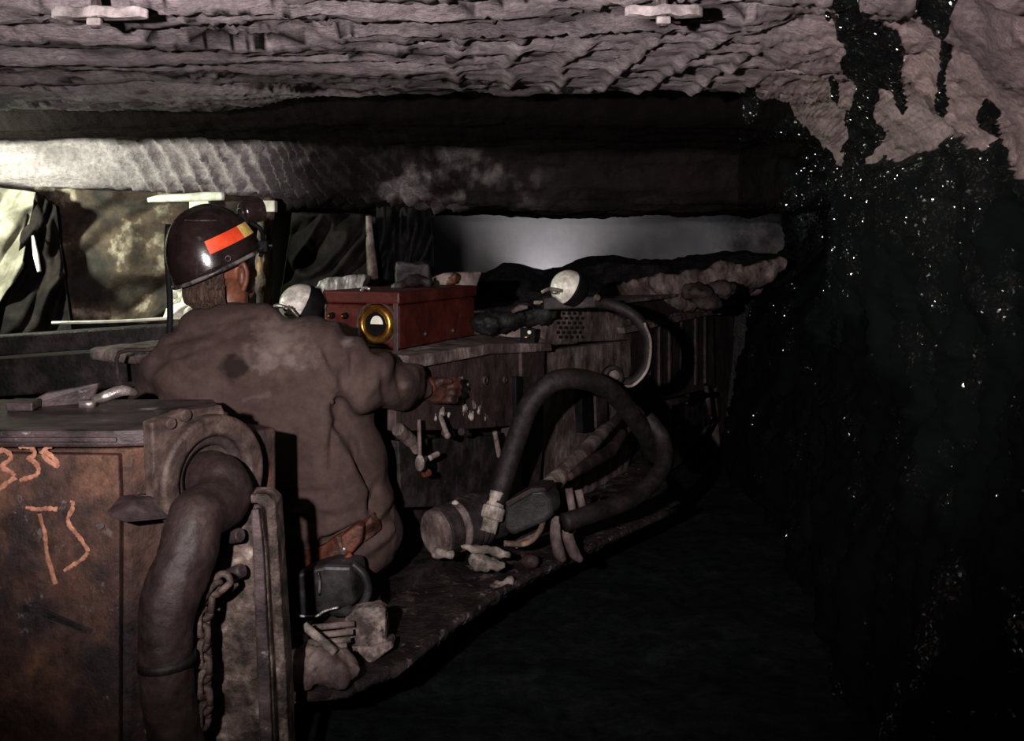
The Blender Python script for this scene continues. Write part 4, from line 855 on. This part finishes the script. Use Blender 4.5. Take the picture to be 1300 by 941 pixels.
# oil stain and scuffs on the back: part of the cloth material
def stain_material():
    m = M['cloth'].copy(); m.name = 'stained_brown_coverall'; N = m.node_tree.nodes; L = m.node_tree.links; b = N['Principled BSDF']
    src = b.inputs['Base Color'].links[0].from_socket; geo = [n for n in N if n.type == 'NEW_GEOMETRY'][0]
    def spot(src, ctr, rad, colr, wob, k=1, sc=(1, 0, 1)):
        nz = N.new('ShaderNodeTexNoise'); nz.inputs['Scale'].default_value = 38; nz.inputs['Detail'].default_value = 4; L.new(geo.outputs['Position'], nz.inputs['Vector'])
        s = N.new('ShaderNodeVectorMath'); s.operation = 'SUBTRACT'; L.new(geo.outputs['Position'], s.inputs[0]); s.inputs[1].default_value = ctr
        t = N.new('ShaderNodeVectorMath'); t.operation = 'MULTIPLY'; L.new(s.outputs[0], t.inputs[0]); t.inputs[1].default_value = sc
        ln = N.new('ShaderNodeVectorMath'); ln.operation = 'LENGTH'; L.new(t.outputs[0], ln.inputs[0])
        ma = N.new('ShaderNodeMath'); ma.operation = 'MULTIPLY_ADD'; L.new(nz.outputs['Fac'], ma.inputs[0]); ma.inputs[1].default_value = wob; L.new(ln.outputs['Value'], ma.inputs[2])
        mr = N.new('ShaderNodeMapRange'); mr.inputs[1].default_value = rad+wob*.5; mr.inputs[2].default_value = rad*(.6 if rad == .036 else .1)+wob*.5; mr.inputs[3].default_value = 0; mr.inputs[4].default_value = k; L.new(ma.outputs[0], mr.inputs[0])
        mx = N.new('ShaderNodeMix'); mx.data_type = 'RGBA'; L.new(mr.outputs[0], mx.inputs[0]); L.new(src, mx.inputs[6]); mx.inputs[7].default_value = colr; return mx.outputs[2]
    s = src
    s = spot(s, P(348, 432, 2.48), .075, (.15, .12, .11, 1), .16, .6)
    s = spot(s, P(352, 455, 2.48), .06, (.15, .12, .11, 1), .14, .5, (.5, 0, 1.6))
    s = spot(s, P(438, 436, 2.48), .018, (.18, .15, .14, 1), .03, .6)
    s = spot(s, P(330, 505, 2.46), .012, (.11, .088, .08, 1), .05, .45, (.35, 0, 1.1))
    s = spot(s, P(518, 485, 2.65), .016, (.12, .095, .088, 1), .03, .6)
    s = spot(s, P(297, 467, 2.48), .036, (.014, .009, .008, 1), .055)
    L.new(s, b.inputs['Base Color']); return m
cv.data.materials[0] = stain_material()
# belt, pouch, battery
from mathutils.bvhtree import BVHTree
_w = wloc(per); _bv = BVHTree.FromPolygons([v.co+_w for v in cv.data.vertices], [p.vertices[:] for p in cv.data.polygons])
def onto(px, py, off=.004):
    o_ = Vector((0, 0, CAM_Z)); d_ = (P(px, py, 1)-o_).normalized(); h, nn, _, _ = _bv.ray_cast(o_, d_)
    return P(px, py, 2.5) if h is None else h+nn*off
bu = [(366, 702), (385, 698), (400, 693), (416, 686), (430, 678), (444, 668), (456, 660), (468, 655), (477, 651)]
bl = [(372, 730), (389, 724), (405, 718), (421, 712), (435, 706), (449, 698), (461, 690), (474, 680), (483, 670)]
mb = MB(); rows = []
for a, b in zip(bu, bl):
    q = [onto(a[0]+(b[0]-a[0])*t, a[1]+(b[1]-a[1])*t, .007) for t in (0, .33, .66, 1)]; ym = min(x.y for x in q)
    q = [Vector((x.x, ym*.6+x.y*.4, x.z)) for x in q]; rows.append([mb.bm.verts.new(x) for x in q]+[mb.bm.verts.new(x+Vector((0, .02, 0))) for x in q[::-1]])
for A_, B_ in zip(rows, rows[1:]):
    for e in range(8): mb.bm.faces.new((A_[e], A_[(e+1) % 8], B_[(e+1) % 8], B_[e]))
mb.bm.faces.new(rows[0]); mb.bm.faces.new(rows[-1][::-1])
belt = mb.done('belt', M['leather'], per, smooth=False, bevel=.002)
pc = P(447, 690, 2.475)
MB().prism([P(432, 682, 2.455), P(452, 666, 2.46), P(462, 668, 2.46), P(460, 688, 2.46), P(446, 704, 2.455), P(434, 700, 2.45)], (0, .05, 0)).done('tool_pouch', M['leather'], per, bevel=.006, segs=3)
MB().ball(P(437, 697, 2.452), .005).done('buckle', M['bright'], per, smooth=True)
MB().tube([P(428, 722, 2.44), P(436, 712, 2.44), P(446, 703, 2.445)], .007, 8, 4).done('strap_end', M['leather'], per, smooth=True)
bat = MB(); bat.prism([P(374, 728, 2.38), P(412, 717, 2.38), P(446, 718, 2.38), P(452, 768, 2.38), P(412, 780, 2.38), P(380, 788, 2.38), P(373, 776, 2.38)], Vector((.02, .09, 0)))
bp_ = bat.done('battery_pack', M['pack'], per, bevel=.012, segs=3)
MB().tube([P(447, 716, 2.40), P(462, 730, 2.40), P(467, 752, 2.40), P(458, 772, 2.40)], .010, 12, 6).done('battery_cover_edge', M['pack'], bp_, smooth=True)
MB().box(P(434, 752, 2.415), (.055, .05, .105)).done('battery_cover', M['pack'], bp_, bevel=.012, segs=3)
MB().tube([P(378, 782, 2.365), P(400, 783, 2.365), P(412, 776, 2.365), P(430, 771, 2.365)], .0035, 8, 4).done('metal_trim', M['bright'], bp_, smooth=True)
MB().tube([P(404, 725, 2.372), P(406, 740, 2.368), P(405, 756, 2.37)], .003, 8, 3).done('metal_clip', M['rim'], bp_, smooth=True)
# boots
mb = MB(); mb.prism([P(437, 786, 2.34), P(448, 776, 2.34), P(480, 770, 2.34), P(489, 776, 2.34), P(491, 815, 2.34), P(488, 826, 2.34), P(455, 829, 2.34), P(438, 824, 2.34)], (0, .05, 0)); mb.capsule(P(463, 797, 2.40), P(455, 792, 2.60), .047, .052)
mb.capsule(P(463, 800, 2.38), P(462, 806, 2.52), .045, .045)
me = remesh(mb, .005, 0, lambda q: .0022*fbm(q*45, 3)); bo = link('boot', me, M['boot'], per, smooth=False)
mb = MB(); mb.prism([P(436, 820, 2.33), P(470, 822, 2.33), P(497, 814, 2.33), P(500, 822, 2.33), P(470, 845, 2.33), P(452, 826, 2.33)], (0, .05, 0))
mb.done('boot_heel', M['boot'], bo, bevel=.005)
mb = MB(); mb.capsule(P(472, 725, 2.98), P(474, 752, 2.99), .055, .05); mb.capsule(P(474, 755, 2.99), P(486, 748, 3.18), .045, .038)
me = remesh(mb, .007, 2); link('boot', me, M['machine_dark'], per, smooth=True)

# hard hat
up = Vector((-.42, -.20, 1)).normalized(); fwd = Vector((.66, .75, 0)); fwd = (fwd-up*fwd.dot(up)).normalized(); lat = up.cross(fwd)
HC = P(270, 322, 2.63)+up*.0
hat = thing('hard_hat', HC, None, None); hat.parent = per; hat.location = HC-wloc(per)
n = 64; nr = 26; vs = []; a_, b_, h_ = .124, .108, .158
for j in range(nr+1):
    t = j/nr*math.pi/2
    for i in range(n):
        f = 2*math.pi*i/n; cx = math.cos(f); sy = math.sin(f)
        r = math.cos(t)**.80; zz = math.sin(t)**.92
        ridge_ = .006*math.exp(-(sy*r/.12)**2)*math.sin(t)**.5
        vs.append(HC+fwd*(cx*a_*r)+lat*(sy*b_*r)+up*(zz*h_+ridge_-.035))
co_ = np.array([v[:] for v in vs]); fs = []
for j in range(nr):
    for i in range(n): fs.append([j*n+i, j*n+(i+1) % n, (j+1)*n+(i+1) % n, (j+1)*n+i])
bpy.data.objects.remove(hat)
me = pymesh('hard_hat', co_, np.array(fs)); hat = link('hard_hat', me, M['glossblack'], per, smooth=True)
s = hat.modifiers.new('s', 'SOLIDIFY'); s.thickness = .004; s.offset = -1
def HP(f, t, off=0):      # point on the shell; f azimuth deg (0 = front), t elevation deg
    f = math.radians(f); t = math.radians(t); r = math.cos(t)**.80; zz = math.sin(t)**.92 if t > 0 else 0
    return HC+fwd*(math.cos(f)*(a_+off)*r)+lat*(math.sin(f)*(b_+off)*r)+up*(zz*(h_+off)-.035)
MB().tube([HP(i*10, 0, .003)-up*.002 for i in range(37)], .0055, 10, 2).done('brim_edge', M['rim'], hat, smooth=True)
# front peak
mb = MB(); A = [HP(a, 0, 0) for a in range(-50, 51, 10)]; Bq = [HP(a, 0, .0)+fwd*.045*math.cos(math.radians(a*1.8))-up*.012 for a in range(-50, 51, 10)]
mb.prism(A+Bq[::-1], up*-.006); mb.done('peak', M['glossblack'], hat)
def band(name, f0, f1, t0, t1, m, off=.0035):
    nn = 14; q = []
    for k in range(nn+1):
        f = f0+(f1-f0)*k/nn; q.append([HP(f, t0, off), HP(f, t1, off), HP(f, t1, -.002), HP(f, t0, -.002)])
    mb = MB(); vv = [[mb.bm.verts.new(x) for x in r] for r in q]
    for k in range(nn):
        for e in range(4): mb.bm.faces.new((vv[k][e], vv[k][(e+1) % 4], vv[k+1][(e+1) % 4], vv[k+1][e]))
    mb.bm.faces.new(vv[0]); mb.bm.faces.new(vv[-1][::-1]); return mb.done(name, m, hat)
SG = -1 if lat.dot(Vector((.5, -.86, 0))) > 0 else 1
import sys
ang = [None]
def az_of(px_):   # azimuth on the camera side whose rim point projects to px_
    best = None
    for f in range(0, 360):
        q = HP(f, 12, 0)
        if (q-HC).y < .02:
            x = HX+q.x/q.y*F
            if best is None or abs(x-px_) < best[0]: best = (abs(x-px_), f)
    return best[1]
fA, fB, fC = az_of(268), az_of(311), az_of(322)
if abs(fB-fA) > 180: fB += 360*(1 if fB < fA else -1)
if abs(fC-fB) > 180: fC += 360*(1 if fC < fB else -1)
tag(band('reflective_tape', fA, fB, 14, 27, M['orange']), 'orange tape strip'); tag(band('reflective_tape', fB, fC, 14, 27, M['yellow']), 'yellow tape strip')
fr_ = az_of(284); q = HP(fr_, 5, .004); nn_ = (q-HC).normalized()
MB().ring(q, nn_, [(.005, 0), (.005, .003), (.008, .003), (.008, 0)], 20).done('rivet_ring', M['rim'], hat, smooth=True)
# wire over crown
MB().tube([HP(fA-20 if fA > 0 else fA, 62, .003)]+[HP(fA+d_, t_, .0035) for d_, t_ in ((-10, 58), (5, 52), (18, 47), (30, 42))], .0018, 6, 5).done('crown_wire', M['rim'], hat, smooth=True)
# cap lamp at front
lp = HC+fwd*.135+up*.05; 
cl_ = P(320, 268, 2.70); lp = cl_; ld = Vector((.6, .55, .15)).normalized()
cap = MB().cyl(lp-ld*.03, lp+ld*.025, .028, .034, 28).done('cap_lamp', M['glossblack'], hat, smooth=False, bevel=.004)
MB().ring(lp-ld*.032, -ld, [(.010, -.004), (.010, .004), (.016, .004), (.016, -.004)], 20).done('lamp_screw', M['rim'], hat, smooth=True)
MB().box(HC+(lp-HC)*.80, (.03, .03, .05)).done('lamp_bracket', M['black'], hat, bevel=.004)
MB().tube([lp-ld*.025-Vector((0, 0, .02)), P(330, 290, 2.70), P(334, 310, 2.68), P(331, 325, 2.66)], .006, 8, 5).done('lamp_cord', M['black'], hat, smooth=True)
MB().box(P(333, 313, 2.66), (.03, .02, .03)).done('cord_clip', M['black'], hat, bevel=.003)

# ------------------------------------------------------------------ dust / water spray haze ahead of the machine
m, N, L, b = nodes('spray_haze'); N.remove(b)
vs_ = N.new('ShaderNodeVolumeScatter'); vs_.inputs['Density'].default_value = .38; vs_.inputs['Color'].default_value = (.86, .86, .90, 1); vs_.inputs['Anisotropy'].default_value = 0
L.new(vs_.outputs[0], N['Material Output'].inputs['Volume'])
me_b = MB().box(Vector((-.15, 7.75, .80)), (3.3, 1.9, 1.25)).done('spray_haze', m, None); tag(me_b, 'grey haze of water spray and dust filling the far end behind the coal heap', 'haze', kind='stuff')

# ------------------------------------------------------------------ lights
def spot(name, loc, tgt, W_, col, size=70, blend=.5, rad=.03):
    l = bpy.data.lights.new(name, 'SPOT'); l.energy = W_; l.color = col; l.spot_size = math.radians(size); l.spot_blend = blend; l.shadow_soft_size = rad
    o = bpy.data.objects.new(name, l); C.objects.link(o); o.location = loc
    o.rotation_euler = (Vector(tgt)-Vector(loc)).to_track_quat('-Z', 'Y').to_euler(); return o
def point(name, loc, W_, col, rad=.05):
    l = bpy.data.lights.new(name, 'POINT'); l.energy = W_; l.color = col; l.shadow_soft_size = rad
    o = bpy.data.objects.new(name, l); C.objects.link(o); o.location = loc; return o
spot('flash_lamp', (-.36, .10, CAM_Z+.08), (-.12, 3.0, CAM_Z+.55), 400, (1.0, .875, .875), 90, .9, .02)
spot('side_lamp', (-2.32, 3.72, CAM_Z+.20), P(230, 215, 4.4), 135, (.92, 1.0, .80), 150, .5, .04)
spot('drum_lamp', P(690, 400, 7.3), P(705, 200, 7.7), 75, (1.0, .93, .95), 110, 1, .05)
point('far_lamp', P(950, 390, 7.5), 34, (.93, .95, 1.0), .08)
w = bpy.data.worlds.new('w'); bpy.context.scene.world = w; w.use_nodes = True
w.node_tree.nodes['Background'].inputs[0].default_value = (.7, .95, 1.0, 1); w.node_tree.nodes['Background'].inputs[1].default_value = .006

# ------------------------------------------------------------------ camera
cd = bpy.data.cameras.new('camera'); cam = bpy.data.objects.new('camera', cd); C.objects.link(cam)
cam.location = (0, 0, CAM_Z); cam.rotation_euler = (math.pi/2, 0, 0); cd.sensor_width = 36; cd.sensor_fit = 'HORIZONTAL'; cd.lens = 36; cd.shift_y = -(470.5-HY)/1300; cd.clip_start = .05
bpy.context.scene.camera = cam
vs = bpy.context.scene.view_settings; vs.view_transform = 'Standard'; vs.look = 'None'; vs.gamma = 1; vs.exposure = 0; vs.use_curve_mapping = False
